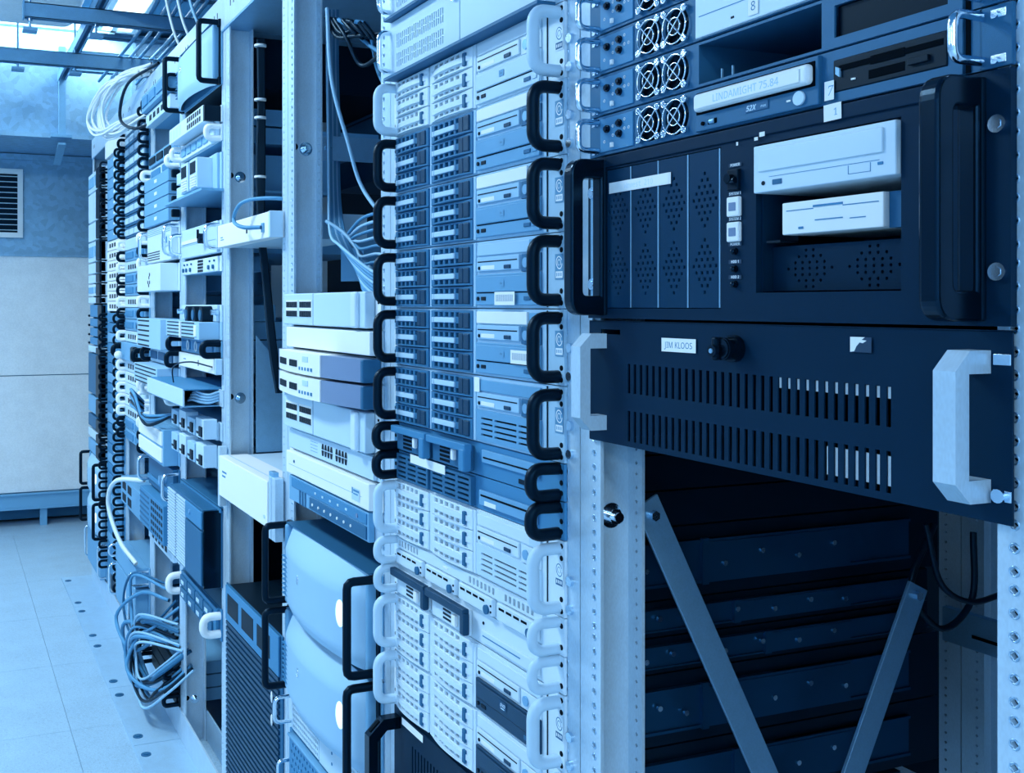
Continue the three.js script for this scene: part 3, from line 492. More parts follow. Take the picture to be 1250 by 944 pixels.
  part('drive_cage', [b2(.1382, .155, .075, .103, -.1, -.004), cx(.004, .003, .156, .083, -.01, 10)], M.midDark, g);
  const gh = []; for (const xc of [.0545, .119]) for (let r = 0; r < 7; r++) { const n = [2, 4, 5, 6, 5, 4, 2][r] + (r === 3 ? 1 : 0); for (let k = 0; k < n; k++) gh.push(roundHole(xc + (k - (n - 1) / 2) * .0078, .0465 + (r - 3) * .0052, .0015)); }
  part('vent_plate', plate(.0135, .155, .0275, .0665, -.012, -.01, gh, 0, 3), M.blackCase, g);
  decal('number_label', .0175, .0135, .1, h - .008, .0088, g, textOn('   1', .97, .6, .6, 'serif'), 'white label reading 1', 64).rotation.z = .02;
  part('paint_chip', [bx(.006, .004, .0004, .02, h - .012, .0088), bx(.004, .003, .0004, .013, h - .015, .0088), bx(.002, .003, .0004, -.01, h - .016, .0088)], M.paper, g, undefined, 'stuff');
  // moulded handles
  for (const s of [-1, 1]) {
    const hx = s * (w / 2 - .026), H0 = .006, H1 = h - .006;
    const ring = new THREE.Shape(); const rrct = (sh, a, b, c, dd, r) => { sh.moveTo(a, c); sh.lineTo(b - r, c); sh.quadraticCurveTo(b, c, b, c + r); sh.lineTo(b, dd - r); sh.quadraticCurveTo(b, dd, b - r, dd); sh.lineTo(a, dd); sh.closePath(); };
    rrct(ring, 0, .043, H0, H1, .016); const hole = new THREE.Path(); rrct(hole, .006, .032, H0 + .017, H1 - .017, .008); ring.holes.push(hole);
    const hb = part('handle', [new THREE.ExtrudeGeometry(ring, { depth: .01, bevelEnabled: true, bevelSize: .0022, bevelThickness: .003, bevelSegments: 3, curveSegments: 8 }).rotateY(-Math.PI / 2).translate(hx + .005, 0, .006)], M.blackSmooth, g);
    part('handle_base', r2(hx - .009, hx + .009, H0 - .002, H1 + .002, .005, .0105, .002), M.black, hb);
    for (const y of [.038, h - .038]) part('ear_screw', [cz(.0062, .003, s * (w / 2 - .0085), y, .0075, 18), cz(.0038, .0035, s * (w / 2 - .0085), y, .0078, 6)], M.screw, g);
  }
  part('handle_plate', b2(-w / 2 + .006, -w / 2 + .02, .012, h - .012, .0066, .0076), M.steel, g, 'bright metal strip behind the handle');
}
// ------------------------------------------------------------------ first rack: black three-unit case with silver handles
{
  const d = dev('rack_case', 'black three-unit rack case with slotted front, JIM KLOOS label and silver handles', 'rack case', 0, 1.3125, 1.1795, { panel: null, depth: 0 }), { g, w, h } = d;
  const hs = []; for (let i = 0; i < 33; i++) { const x = -.1715 + i * .0099; hs.push(rectHole(x, .0725, .0042, .031)); hs.push(rectHole(x, .0225, .0042, .032)); }
  hs.push(rectHole(-.2035, h - .012, .034, .0052));
  part('front_panel', plate(-w / 2, w / 2, .0006, h - .0006, .0032, .005, hs), M.blackCase, g);
  part('top_edge', b2(-w / 2, w / 2, h - .0012, h, -.012, .005), M.blackCase, g);
  part('chassis', [b2(-.22, .22, h - .004, h - .002, -.42, .001), b2(-.22, .22, .002, .004, -.42, .001), b2(-.22, -.218, .002, h - .002, -.42, .001), b2(.218, .22, .002, h - .002, -.42, .001), b2(-.22, .22, .002, h - .002, -.42, -.418)], M.blackCase, g);
  part('inner_strip', [b2(.03, .16, .0785, .0875, .0022, .003)], M.white, g, 'white part showing through the upper slots'); part('inner_strip', [b2(.085, .16, .0115, .0345, .0022, .003)], M.white, g, 'white part showing through the lower slots');
  decal('name_label', .05, .0135, -.0925, .1105, .0057, g, textOn('JIM KLOOS', .95, .45, .62), 'white label reading JIM KLOOS', 256);
  const lk = part('key_lock', [cz(.0125, .006, -.016, .1105, .0085, 26), cz(.009, .016, -.016, .1105, .014, 22), cz(.0105, .003, -.016, .1105, .0195, 22)], M.blackSmooth, g); part('lock_tab', [r2(-.0245, -.0185, .1, .121, .014, .026, .002), cz(.0055, .004, -.0215, .1085, .026, 14)], M.black, lk); part('keyhole', cz(.0022, .0016, -.0215, .1085, .0283, 10), M.steel, lk);
  decal('torn_sticker', .02, .012, .121, .119, .0057, g, (c, W, H) => { c.fillStyle = css(.27); c.fillRect(0, 0, W, H); c.fillStyle = css(.97); c.beginPath(); c.moveTo(0, 0); c.lineTo(W * .7, 0); [[.55, .18], [.78, .22], [.6, .4], [.45, .36], [.3, .62], [.2, .95], [0, 1]].forEach((p) => c.lineTo(W * p[0], H * p[1])); c.fill(); }, 'torn remains of a white sticker', 96);
  for (const s of [-1, 1]) {
    const hx = s * .2185; part('handle', poly([[0, .014], [.02, .014], [.034, .028], [.034, h - .028], [.02, h - .014], [0, h - .014], [0, h - .03], [.021, h - .03], [.021, .03], [0, .03]], .017).rotateY(-Math.PI / 2).translate(hx + .0085, 0, .005), M.alu, g);
    for (const y of [.02, h - .02]) part('ear_slot', y < .05 ? [rb(.013, .0078, .0012, s * .2355, y, .0058, .0036, 3), cz(.0048, .004, s * .2345, y, .0075, 14)] : [rb(.0125, .0078, .0012, s * .2355, y, .0058, .0036, 3)], M.screw, g);
  }
}
for (const [a, b] of [[1.9, 1.5], [1.49, 1.05], [1.04, .6]]) { const t = thing('blocker_case', ['unseen dark case added to block light, high in its rack', 'unseen dark case added to block light, midway up its rack', 'unseen dark case added to block light, low in its rack'][a > 1.8 ? 0 : a > 1.2 ? 1 : 2], 'rack case', [-.19, b, 0]); part('chassis', b2(-.22, .22, .001, a - b - .001, -.6, 0), M.dark, t); part('front_panel', r2(-.2415, .2415, 0, a - b, .001, .006, .001), M.blackCase, t); for (const s of [-1, 1]) part('handle', loopHandle(s * .225, .03, a - b - .03, .045, .005), M.chrome, t); }  // unseen blank cases, added to stop light entering the open bay
// diagonal braces, loose cables and light strip inside the open bay of the first rack
function brace(name, a, b, wd, th, m, label) { const A = P3(...a), B = P3(...b), L = A.distanceTo(B), t = thing(name, label, 'brace', a); const o = part('bar', [rb(th, L, wd, 0, L / 2, 0, .001)], m, t); part('bolt', cx(.006, .006, th / 2 + .003, L * .96, 0, 6), M.screw, t); const v = B.sub(A); t.rotation.x = Math.atan2(v.z, v.y); return t; }
brace('diagonal_brace', onX(962, 1010, .975), onX(788, 612, .975), .034, .004, M.steel, 'flat steel brace slanting from the left upright down into the open bay');
brace('diagonal_brace', onX(1018, 1010, .975), onX(1120, 715, .975), .034, .005, M.steel, 'flat steel brace leaning back toward the rear rack, with bright edge');
function cable(name, label, pts, r, m, group, n = 40) { return single(name, wire(pts, r, n), m, label, 'cable', group); }
cable('power_cable', 'black cable loop hanging in front of the rear rack uprights', [onX(1140, 640, 1.0), onX(1112, 720, 1.0), onX(1150, 768, 1.0), onX(1185, 735, 1.0), onX(1188, 650, 1.0)], .0045, M.cableBlack);
cable('power_cable', 'black cable sagging across the top of the rear uprights', [onX(1130, 640, .98), onX(1150, 715, .98), onX(1185, 735, .98), onX(1225, 725, .98)], .004, M.cableBlack);
{ const t = thing('cross_rail', 'steel slotted rail behind the rear diagonal brace', 'rail', [-1.12, .0, -.5]); part('rail', [b2(-.05, .13, .80, .85, -.3, -.296), b2(-.05, .13, .85, .853, -.31, -.296)], M.steel, t); part('slot', b2(.0, .06, .818, .823, -.296, -.2952), M.void, t); }

// ------------------------------------------------------------------ third rack: hubs and curved servers
const R3 = 2;
function portHub(yTop, yBot, label, z = .02) {
  const d = dev('network_hub', label, 'network hub', R3, yTop, yBot, { panel: M.alu, depth: .3, chassis: M.midLight }), { g, w, h } = d;
  part('case', [r2(-.222, .215, .001, h - .001, .0045, z + .004, .003, 2)], M.light, g);
  for (const x0 of [-.205, -.122]) { const b = part('port_block', b2(x0, x0 + .072, h * .28, h * .78, z + .003, z + .0048), M.white, g); for (let i = 0; i < 6; i++) for (const yr of [.36, .64]) part('port', r2(x0 + .003 + i * .0116, x0 + .0125 + i * .0116, h * yr - .0058, h * yr + .0058, z + .0044, z + .0056, .0005), M.dark, b); }
  part('front_seam', b2(-.042, -.0414, .002, h - .002, z + .003, z + .0046), M.midDark, g);
  part('curved_end', r2(.165, .19, .001, h - .001, z + .002, z + .012, .009, 4), M.silver, g);
  for (const s of [-1, 1]) { const e = part('mounting_ear', r2(s > 0 ? .218 : -w / 2, s > 0 ? w / 2 : -.224, .001, h - .001, .0045, .0065, .0006), M.white, g); part('ear_slots', [.012, .02, h - .02, h - .012].map((y) => rb(.007, .0042, .001, s * (w / 2 - .009), y, .0066, .002, 2)), M.hole, e, undefined, 'stuff'); }
}
portHub(1.353, 1.289, 'pale hub with two dark port blocks, topmost under the cable tangle');
{
  const d = dev('blank_box', 'plain white box between the upper port hub and the curved hubs', 'network box', R3, 1.287, 1.243, { panel: M.alu, depth: .25, chassis: M.light }), { g, h } = d;
  part('cover', r2(-.205, .235, .002, h - .002, .0045, .024, .002), M.white, g); part('side_gap', b2(-.216, -.205, .002, h - .002, .0046, .012), M.dark, g);
}
for (const [y1, y0, lab] of [[1.241, 1.199, 'curved pale hub with violet-grey ends, upper of the two'], [1.197, 1.155, 'curved pale hub with violet-grey ends, lower of the two']]) {
  const d = dev('curved_hub', lab, 'network hub', R3, y1, y0, { panel: M.alu, depth: .25, chassis: M.midDark }), { g, h } = d;
  const arc = (x0, x1, z0, bulge, n = 16) => { const s = []; for (let i = 0; i <= n; i++) { const x = x0 + (x1 - x0) * i / n; s.push([x, z0 + bulge * (1 - (x / .245) ** 2)]); } return [...s, [x1, .004], [x0, .004]]; };
  const ex = (pts, ya, yb) => poly(pts, yb - ya).rotateX(Math.PI / 2).scale(1, 1, 1).translate(0, yb, 0);
  part('face', ex(arc(-.205, .08, .03, .028), .0015, h - .0015), M.white, g);
  part('end_cap', ex(arc(-.236, -.206, .028, .028), .0015, h - .0015), M.violet, g); part('end_cap', ex(arc(.081, .226, .028, .028), .0015, h - .0015), M.violet, g); part('end_cap', r2(.226, .238, .0015, h - .0015, .004, .038, .003), M.midDark, g);
  const zAt = (x) => .03 + .028 * (1 - (x / .245) ** 2) + .0004;
  for (const [x0, n] of [[-.185, 5], [-.09, 4]]) for (let i = 0; i < n; i++) { const x = x0 + i * .0135; part('port', r2(x, x + .0105, h * .32, h * .62, zAt(x + .005) - .002, zAt(x + .005) + .0012, .0005), M.dark, g); }
  part('mode_label', r2(-.005, .025, h * .6, h * .84, zAt(.01) - .002, zAt(.01) + .0006, .0004), M.light, g);
  for (let i = 0; i < 5; i++) part('indicator', r2(-.025 + i * .016, -.019 + i * .016, h * .22, h * .36, zAt(0) - .002, zAt(0) + .0008, .0003), M.mid, g);
}
portHub(1.15, 1.08, 'pale hub with two dark port blocks, below the curved hubs');
{
  const d = dev('patch_unit', 'pale one-unit box with eight pairs of dark triangular ports', 'network box', R3, 1.078, 1.034, { panel: M.light, depth: .2, chassis: M.midLight }), { g, h } = d;
  part('cover', r2(-.222, .222, .002, h - .002, .0045, .012, .002), M.light, g);
  for (let i = 0; i < 8; i++) for (let r = 0; r < 2; r++) { const x = -.02 + i * .0152 + (i > 3 ? .012 : 0), y = h * (r ? .64 : .36); part('port', poly([[x - .0055, y - .005 * (r ? 1 : -1)], [x + .0055, y - .005 * (r ? 1 : -1)], [x + .003, y + .005 * (r ? 1 : -1)], [x - .003, y + .005 * (r ? 1 : -1)]], .0012).translate(0, 0, .0118), M.dark, g); }
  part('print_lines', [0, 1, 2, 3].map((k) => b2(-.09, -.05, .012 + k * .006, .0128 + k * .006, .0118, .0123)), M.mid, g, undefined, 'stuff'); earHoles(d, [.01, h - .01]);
}
{
  const d = dev('switch_box', 'plain white one-unit box with a small blue label', 'network box', R3, 1.032, .985, { panel: M.white, depth: .25, chassis: M.light }), { g, h } = d;
  part('cover', r2(-.218, .222, .001, h - .001, .0045, .02, .002), M.white, g); part('cover_seam', b2(-.2, .19, h * .42, h * .43, .0198, .0204), M.midLight, g);
  decal('brand_label', .035, .021, .165, h * .42, .0202, g, (c, W, H) => { c.fillStyle = css(.8); c.fillRect(0, 0, W, H); c.fillStyle = css(.5); c.fillRect(0, 0, W * .16, H * .5); c.fillRect(W * .2, H * .12, W * .75, H * .18); c.fillRect(W * .2, H * .42, W * .6, H * .12); }, 'small blue printed label', 96);
  part('indicator', cz(.003, .002, -.165, h * .62, .0206, 10), M.midDark, g); earHoles(d, [.01, h - .01]);
}
{
  const d = dev('router', 'grey router with sloping dark control strip and striped corner', 'router', R3, .982, .93, { panel: M.alu, depth: .28, chassis: M.midDark, w: RK[R3].w - .004 }), { g, h } = d;
  part('body', r2(-.21, .212, .001, h - .001, .0045, .016, .002), M.midLight, g);
  part('control_strip', r2(-.08, .205, h * .1, h * .52, .0155, .0185, .001), M.midDark, g); part('display_strip', r2(-.19, .205, h * .58, h * .94, .0155, .018, .001), M.mid, g);
  for (let i = 0; i < 7; i++) part('button', cz(.0028, .002, -.06 + i * .033, h * .3, .019, 10), M.white, g); for (let i = 0; i < 3; i++) part('stripe', bx(.007, h * .52, .0016, -.14 + i * .016, h * .3, .0166).rotateZ(0), M.midDark, g); for (let i = 0; i < 5; i++) part('indicator', r2(-.05 + i * .04, -.042 + i * .04, h * .72, h * .8, .0176, .0188, .0003), M.light, g); part('alarm_light', cz(.004, .0015, .165, h * .74, .0186, 12), M.violet, g);
}
function curvedServer(ri, yTop, yBot, label, o = {}) {
  const d = dev('curved_server', label, 'server', ri, yTop, yBot, { panel: M.midLight, depth: .6, chassis: M.dark, group: o.group }), { g, w, h } = d;
  const nx = 28, ny = 16, bw = w - .056, q = [], id = [];
  const zAt = (u, v) => { const e = 1 - u * u; let z = .026 + .026 * e; if (v > .76) z -= (.014 + .02 * e) * (v - .76) / .24; if (v < .12) z -= .01 * (.12 - v) / .12; if (Math.abs(u) > .9) z -= .02 * ((Math.abs(u) - .9) / .1) ** 1.5; return z; };
  for (let j = 0; j <= ny; j++) for (let i = 0; i <= nx; i++) { const u = -1 + 2 * i / nx, v = j / ny; q.push(u * bw / 2, .003 + v * (h - .006), zAt(u, v)); }
  for (let j = 0; j < ny; j++) for (let i = 0; i < nx; i++) { const a = j * (nx + 1) + i; id.push(a, a + 1, a + nx + 1, a + 1, a + nx + 2, a + nx + 1); }
  const bg = new THREE.BufferGeometry(); bg.setAttribute('position', new THREE.Float32BufferAttribute(q, 3)); bg.setIndex(id); bg.computeVertexNormals(); bg.setAttribute('uv', new THREE.Float32BufferAttribute(new Array(q.length / 3 * 2).fill(0), 2));
  const bz = part('bezel', [bg], M.face, g); part('bezel_core', b2(-bw / 2, bw / 2, .003, h - .003, .004, .0105), M.mid, bz);
  part('louvre', Array.from({ length: 9 }, (_, i) => b2(-bw / 2 + .02, -bw / 2 + .075, h * .2 + i * h * .055, h * .2 + i * h * .055 + .0014, .03, zAt(-.78, .5) + .0016)), M.mid, bz);
  part('emblem', new THREE.TorusGeometry(.0062, .0013, 8, 24).scale(.62, 1.2, 1).translate(-.055, h * .55, zAt(-.25, .5) + .0005), M.chrome, bz);
  part('glint_lens', new THREE.SphereGeometry(.024, 24, 16).scale(.72, 1, .22).translate(bw * .33, h * .5, zAt(.66, .5) - .001), new THREE.MeshPhysicalMaterial({ color: tone(.98), roughness: .12, emissive: LIGHTC, emissiveIntensity: .9 }), bz, 'white round lens with its glint painted as a glow');  // emissive glow stands in for light reflecting off the lens
  part('side_strip', r2(bw / 2 - .004, bw / 2 + .012, .004, h - .004, .004, .022, .006, 3), M.midLight, g); part('side_strip', r2(-bw / 2 - .012, -bw / 2 + .004, .004, h - .004, .004, .022, .006, 3), M.midLight, g);
  for (const s of [-1, 1]) { const a = part('handle', [bend([[s * (w / 2 - .012), .008, .004], [s * (w / 2 - .012), .008, .062], [s * (w / 2 - .012), h - .008, .062], [s * (w / 2 - .012), h - .008, .004]], .012, .0075, 40, 10)], M.rubber, g); part('handle_foot', [r2(s * (w / 2 - .012) - .01, s * (w / 2 - .012) + .01, .0, .02, .003, .012, .002), r2(s * (w / 2 - .012) - .01, s * (w / 2 - .012) + .01, h - .02, h, .003, .012, .002), r2(s * (w / 2 - .012) - .007, s * (w / 2 - .012) + .007, .0, h, .003, .008, .002)], M.rubber, a); }
  part('top_cover', b2(-w / 2 + .022, w / 2 - .022, h - .0014, h - .0002, -.5, .02), M.midDark, g);
  return d;
}
curvedServer(R3, .882, .711, 'pale curved-front server with black handles below the grey router');
curvedServer(R3, .706, .535, 'pale curved-front server with black handles, lower of the stacked two');
{
  const d = dev('perforated_unit', 'pale slim unit with dotted vents and chrome handles under the curved servers', 'rack unit', R3, .532, .452, { panel: M.light, depth: .5, chassis: M.midDark, cut: [[-.212, -.058, .007, .073], [.093, .207, .007, .073]] }), { g, h } = d;
  for (const [x0, x1] of [[-.215, -.055], [.09, .21]]) { const hs = []; for (let i = 0; i < Math.round((x1 - x0) / .0085) - 1; i++) for (let j = 0; j < 6; j++) hs.push(rectHole(x0 + .0085 * (i + 1), .012 + j * .0112, .0055, .0062)); part('vent', plate(x0, x1, .004, h - .004, .0045, .008, hs), M.light, g); }
  part('cover', r2(-.05, .086, .003, h - .003, .0045, .009, .001), M.light, g); part('badge', [cz(.003, .001, .02, h * .6, .0094, 10), cz(.003, .001, .02, h * .35, .0094, 10)], M.mid, g); part('finger_notch', rb(.012, .016, .002, .078, h - .012, .0086, .004, 2), M.dark, g);
  handles(d, M.chrome, .042, .0042, .01, .013, .014);
}
{
  const d = dev('perforated_unit', 'dark perforated unit with small chrome handles below the dotted pale unit', 'rack unit', R3, .448, .31, { panel: M.mid, depth: .5, chassis: M.midDark, cut: [[-.207, .207, .006, .128]] }), { g, h } = d, hs = [];
  for (let i = 0; i < 24; i++) for (let j = 0; j < 8; j++) if (j > 0 || i > 1) hs.push(roundHole(-.2 + i * .0172 + (j % 2) * .0086, .012 + j * .0155, .0042));
  part('perforated_front', plate(-.215, .215, .002, h - .002, .0045, .014, hs, 0, 3), M.mid, g); part('top_trim', r2(-.218, .218, h - .006, h, .004, .018, .002), M.midLight, g);
  handles({ ...d, h: .09 }, M.chrome, .034, .0042, .01, .013, .01);
}
{
  const d = dev('perforated_unit', 'grey ribbed unit with two oval lights low in the nearly empty rack', 'rack unit', 3, .62, .12, { panel: M.midDark, depth: .5, chassis: M.dark }), { g, h } = d;
  part('ribbed_front', Array.from({ length: 28 }, (_, i) => b2(-.22, .215, .01 + i * .0144, .018 + i * .0144, .004, .009)), M.driveDark, g, undefined, 'stuff');
  part('top_panel', r2(-.22, .22, h - .09, h - .002, .0045, .01, .002), M.mid, g); part('vent_window', [0, 1, 2].map((i) => r2(-.2 + i * .13, -.1 + i * .13, h - .07, h - .02, .0095, .0108, .001)), M.dark, g); for (const y of [.35, .3]) part('status_light', new THREE.SphereGeometry(.008, 14, 10).scale(.7, 1.6, .3).translate(.17, y, .009), M.led, g);
}
// ------------------------------------------------------------------ fourth rack: two white boxes on the near-empty frame
{
  const d = dev('white_box', 'white one-unit box with a grey cable plugged in, alone in the open frame', 'network box', 3, 1.531, 1.473, { panel: M.white, depth: .2, chassis: M.light }), { g, h } = d;
  part('cover', r2(-.222, .222, .001, h - .001, .0045, .03, .002), M.white, g); part('end_ear', r2(.224, .236, .001, h - .001, .004, .034, .002), M.light, g); part('end_ear', r2(-.236, -.224, .001, h - .001, .004, .032, .002), M.light, g); part('port', r2(.04, .052, h * .35, h * .62, .0295, .0306, .0005), M.dark, g); part('print', [b2(-.19, -.16, h * .3, h * .34, .03, .0305), b2(-.19, -.17, h * .4, h * .44, .03, .0305)], M.mid, g, undefined, 'stuff'); part('socket', r2(.17, .185, h * .25, h * .6, .0298, .034, .001), M.midLight, g);
  cable('network_cable', 'pale grey cable curving up from the lone white one-unit box', [[-RK[3].c + .178, 1.498, .036], [-RK[3].c + .14, 1.5, .065], [-RK[3].c + .06, 1.525, .065], [-RK[3].c + .1, 1.555, .06], [-RK[3].c + .2, 1.56, .02], [-RK[3].c + .24, 1.55, -.05]], .0045, M.cableGrey);
}
{
  const d = dev('white_box', 'white two-unit box with flat top and folded steel ends in the open frame', 'network box', 3, .948, .845, { panel: M.alu, depth: .28, chassis: M.light }), { g, h } = d;
  part('cover', r2(-.225, .19, .001, h - .001, -.05, .026, .002), M.white, g); for (const [a, b, y0, y1] of [[-.245, -.227, -.03, h + .02], [.195, .21, -.02, h + .012], [.215, .24, -.02, h + .012]]) part('end_bracket', r2(a, b, y0, y1, .004, .024, .002), M.alu, g); part('clip', r2(.19, .22, h - .005, h + .022, .008, .022, .002), M.steel, g); part('print', [b2(-.19, -.15, h * .62, h * .66, .0258, .0266), b2(-.19, -.16, h * .52, h * .56, .0258, .0266)], M.mid, g, undefined, 'stuff'); part('indicator', cz(.004, .002, .172, h * .22, .0268, 12), M.light, g);
}
single('gusset_plate', [poly([[0, 0], [.26, 0], [0, .3]], .004).rotateY(Math.PI / 2).translate(-2.53, .95, -.07)], M.steel, 'triangular steel gusset plate behind the two-unit white box', 'bracket');

// ------------------------------------------------------------------ far racks
const ORDW = 'first second third fourth fifth sixth seventh eighth ninth tenth eleventh twelfth thirteenth fourteenth fifteenth sixteenth seventeenth eighteenth nineteenth twentieth'.split(' '), ORD = (i) => i < 20 ? ORDW[i] : 'twenty-' + ORDW[i - 20];
function simple(name, ri, yTop, yBot, label, o = {}) {
  const d = dev(name, label, o.cat ?? 'server', ri, yTop, yBot, { panel: o.ear ?? o.m ?? M.midLight, depth: o.depth ?? .45, chassis: o.chassis ?? M.midLight, group: o.group }), { g, w, h } = d, z = o.out ?? .014, m = o.m ?? M.midLight;
  part('cover', r2(-w / 2 + .02, w / 2 - .02, .0012, h - .0012, .0045, z, .002), m, g);
  if (o.win) for (let i = 0; i < o.win; i++) { const a = -w / 2 + .03 + i * (w - .06) / o.win; part('drive_window', r2(a + (w - .06) / o.win * .1, a + (w - .06) / o.win * .88, h * .24, h * .76, z - .001, z + .004, .001), o.wm ?? M.dark, g); }
  if (o.slots) part('painted_slots', Array.from({ length: o.slots }, (_, i) => b2(-w / 2 + .04, w / 2 - (o.slotEnd ?? .04), h * (i + .5) / o.slots - h * .16 / o.slots, h * (i + .5) / o.slots + h * .16 / o.slots, z - .0005, z + .0008)), M.dark, g, undefined, 'stuff');  // proud dark bars paint the shade of open slots
  if (o.tag) part('name_plate', r2(-.02, .02, h * .4, h * .66, z - .0005, z + .001, .0004), M.white, g);
  if (o.leds) for (let i = 0; i < o.leds; i++) part('port', r2(-w * .3 + i * w * .6 / o.leds, -w * .3 + (i + .55) * w * .6 / o.leds, h * .3, h * .7, z - .0005, z + .0012, .0004), M.dark, g);
  if (o.handle) (o.ring ? ringHandles : handles)(d, o.handle, o.hout ?? .042, o.hr ?? .0055);
  return d;
}
// fifth rack
curvedServer(4, 2.076, 1.905, 'pale curved-front server with black handles high under the rack top');
{
  const d = simple('grid_box', 4, 1.852, 1.806, 'silver box with two rows of square holes below the high curved server', { cat: 'rack unit', m: M.silver, out: .05, depth: .2 });
  for (let i = 0; i < 7; i++) for (let j = 0; j < 2; j++) part('square_hole', b2(.03 + i * .024, .044 + i * .024, d.h * (.16 + j * .42), d.h * (.44 + j * .42), .0495, .051), M.dark, d.g); for (let i = 0; i < 4; i++) part('side_window', r2(-.2 + i * .04, -.17 + i * .04, d.h * .2, d.h * .8, .0495, .0505, .0005), M.light, d.g); part('dark_end', b2(.21, .225, .003, d.h - .003, .004, .048), M.dark, d.g);
}
{ const d = simple('slim_server', 4, 1.803, 1.758, 'silver one-unit server with pale loop ears below the square-hole box', { m: M.silver, win: 6, wm: M.midLight, handle: M.white, ring: 1, hr: .008 }); part('ear_cover', r2(.16, .22, .002, d.h + .012, .004, .02, .006, 2), M.light, d.g); }
{
  const d = simple('module_chassis', 4, 1.73, 1.632, 'grey chassis with two ribbed plug-in modules above the grey shelf', { cat: 'rack unit', m: M.face, out: .012, depth: .3 });
  for (let k = 0; k < 2; k++) { const x = -.03 + k * .11; const m = part('module', r2(x, x + .085, .008, .09, .011, .055, .003), M.light, d.g); part('module_window', r2(x + .01, x + .072, .05, .082, .054, .0565, .001), M.dark, m); for (let i = 0; i < 5; i++) part('rib', r2(x + .02, x + .08, .012 + i * .007, .0155 + i * .007, .054, .059, .001), M.white, m); }
  for (let i = 0; i < 2; i++) part('label_block', r2(-.2, -.06, .012 + i * .042, .045 + i * .042, .011, .03, .001), M.light, d.g); part('shelf', b2(-.24, .24, -.006, 0, -.3, .06), M.midLight, d.g);
}
{
  const d = simple('locked_unit', 4, 1.552, 1.466, 'grey two-unit case with chrome handles and a knob lock', { cat: 'rack case', m: M.light, out: .012, handle: M.chrome, hout: .045, hr: .0055 });
  const k = part('lock', [cz(.014, .02, .085, d.h * .52, .022, 18)], M.dark, d.g); part('key', b2(.083, .087, d.h * .52, d.h * .8, .03, .036), M.black, k); part('trim_strip', r2(-.2, .06, d.h * .48, d.h * .6, .011, .015, .001), M.white, d.g); part('seam', b2(-.22, .22, d.h * .42, d.h * .43, .0118, .0126), M.mid, d.g);
}
{ const d = simple('port_unit', 4, 1.459, 1.417, 'pale one-unit panel crowded with small dark connectors', { cat: 'patch panel', m: M.silver, out: .01, depth: .12 }); for (let i = 0; i < 3; i++) for (let j = 0; j < 4; j++) part('port', r2(-.01 + i * .022, .006 + i * .022, .004 + j * .009, .0105 + j * .009, .0098, .0115, .0005), M.dark, d.g); for (const x of [-.19, -.15, -.1, .12, .17]) part('jack', [cz(.006, .006, x, .014, .012, 10), cz(.003, .004, x + .012, .03, .012, 8)], M.midDark, d.g); }
{ const d = simple('knob_unit', 4, 1.33, 1.284, 'small unit with three large dark round sockets', { cat: 'rack unit', m: M.light, out: .012, depth: .15 }); for (let i = 0; i < 3; i++) { const x = -.02 + i * .085; const s = part('socket', [cz(.024, .03, x, .018, .026, 20)], M.dark, d.g); part('socket_face', cz(.014, .004, x, .018, .042, 16), M.midDark, s); } for (const x of [-.2, -.12, -.08, .21]) part('terminal', [cz(.007, .02, x, .026, .018, 10), cz(.009, .006, x, .026, .012, 6)], M.screw, d.g); }
{ const d = simple('ribbed_box', 4, 1.285, 1.236, 'grey ribbed box pushed forward below the round sockets', { cat: 'rack unit', m: M.face, out: .06, slots: 5, slotEnd: .07, depth: .2 }); part('divider', r2(-.005, .005, .002, d.h - .002, .058, .066, .001), M.white, d.g); part('badge', r2(.16, .185, d.h * .2, d.h * .8, .059, .063, .001), M.white, d.g); }
{ const d = simple('slim_server', 4, 1.235, 1.19, 'one-unit server with thick black loop handles above the white box', { m: M.midLight, win: 3, wm: M.mid, handle: M.rubber, ring: 1, hout: .052, hr: .009 }); for (let i = 0; i < 3; i++) part('fan_ring', tor(.013, .002, -.1 + i * .1, d.h / 2, .019, 18, 6), M.white, d.g); }
{ const d = simple('white_box', 4, 1.19, 1.146, 'bright white box with a thin cable looping from its front', { cat: 'network box', m: M.white, ear: M.alu, out: .02, depth: .25 }); part('mark', r2(.035, .041, .014, .03, .0198, .021, .0004), M.dark, d.g); part('print', b2(-.15, -.12, .024, .027, .0198, .0204), M.mid, d.g); part('end_ear', r2(.222, .235, .001, d.h - .001, .004, .022, .002), M.light, d.g); cable('network_cable', 'thin dark cable arching from the bright white box to the shelf', [[-RK[4].c + .2, 1.166, .022], [-RK[4].c + .1, 1.175, .06], [-RK[4].c - .02, 1.15, .08], [-RK[4].c - .05, 1.1, .07]], .0022, M.cableBlack); }
{
  const t = thing('shelf_box', 'open-sided grey box with coiled cable inside, jutting from its shelf', 'box', [-RK[4].c, 1.062, 0]);
  part('front', r2(-.3, .2, .002, .047, .095, .1, .001), M.light, t); part('top', b2(-.3, .2, .044, .047, -.25, .098), M.mid, t); part('bottom', b2(-.3, .2, 0, .003, -.25, .098), M.midLight, t); part('back_side', b2(-.3, -.297, .002, .046, -.25, .098), M.midLight, t); part('mounting_ear', r2(-.24, .24, .001, .046, .0005, .004, .001), M.alu, t);
  const c = thing('coiled_cable', 'pale cable coiled flat inside the open-sided grey box', 'cable', [-RK[4].c + .13, 1.068, 0]); part('coil', [0, 1, 2, 3].map((k) => wire(Array.from({ length: 14 }, (_, i) => [.012 * Math.sin(i + k), .008 + k * .007 + .004 * Math.sin(i * 1.7), .02 + (.055 - k * .004) * Math.cos(i / 14 * 6.283)].map((v, j) => j === 0 ? .03 + (.045) * Math.sin(i / 14 * 6.283) : v)), .0035, 40, 6, true)), M.cablePale, c);
}
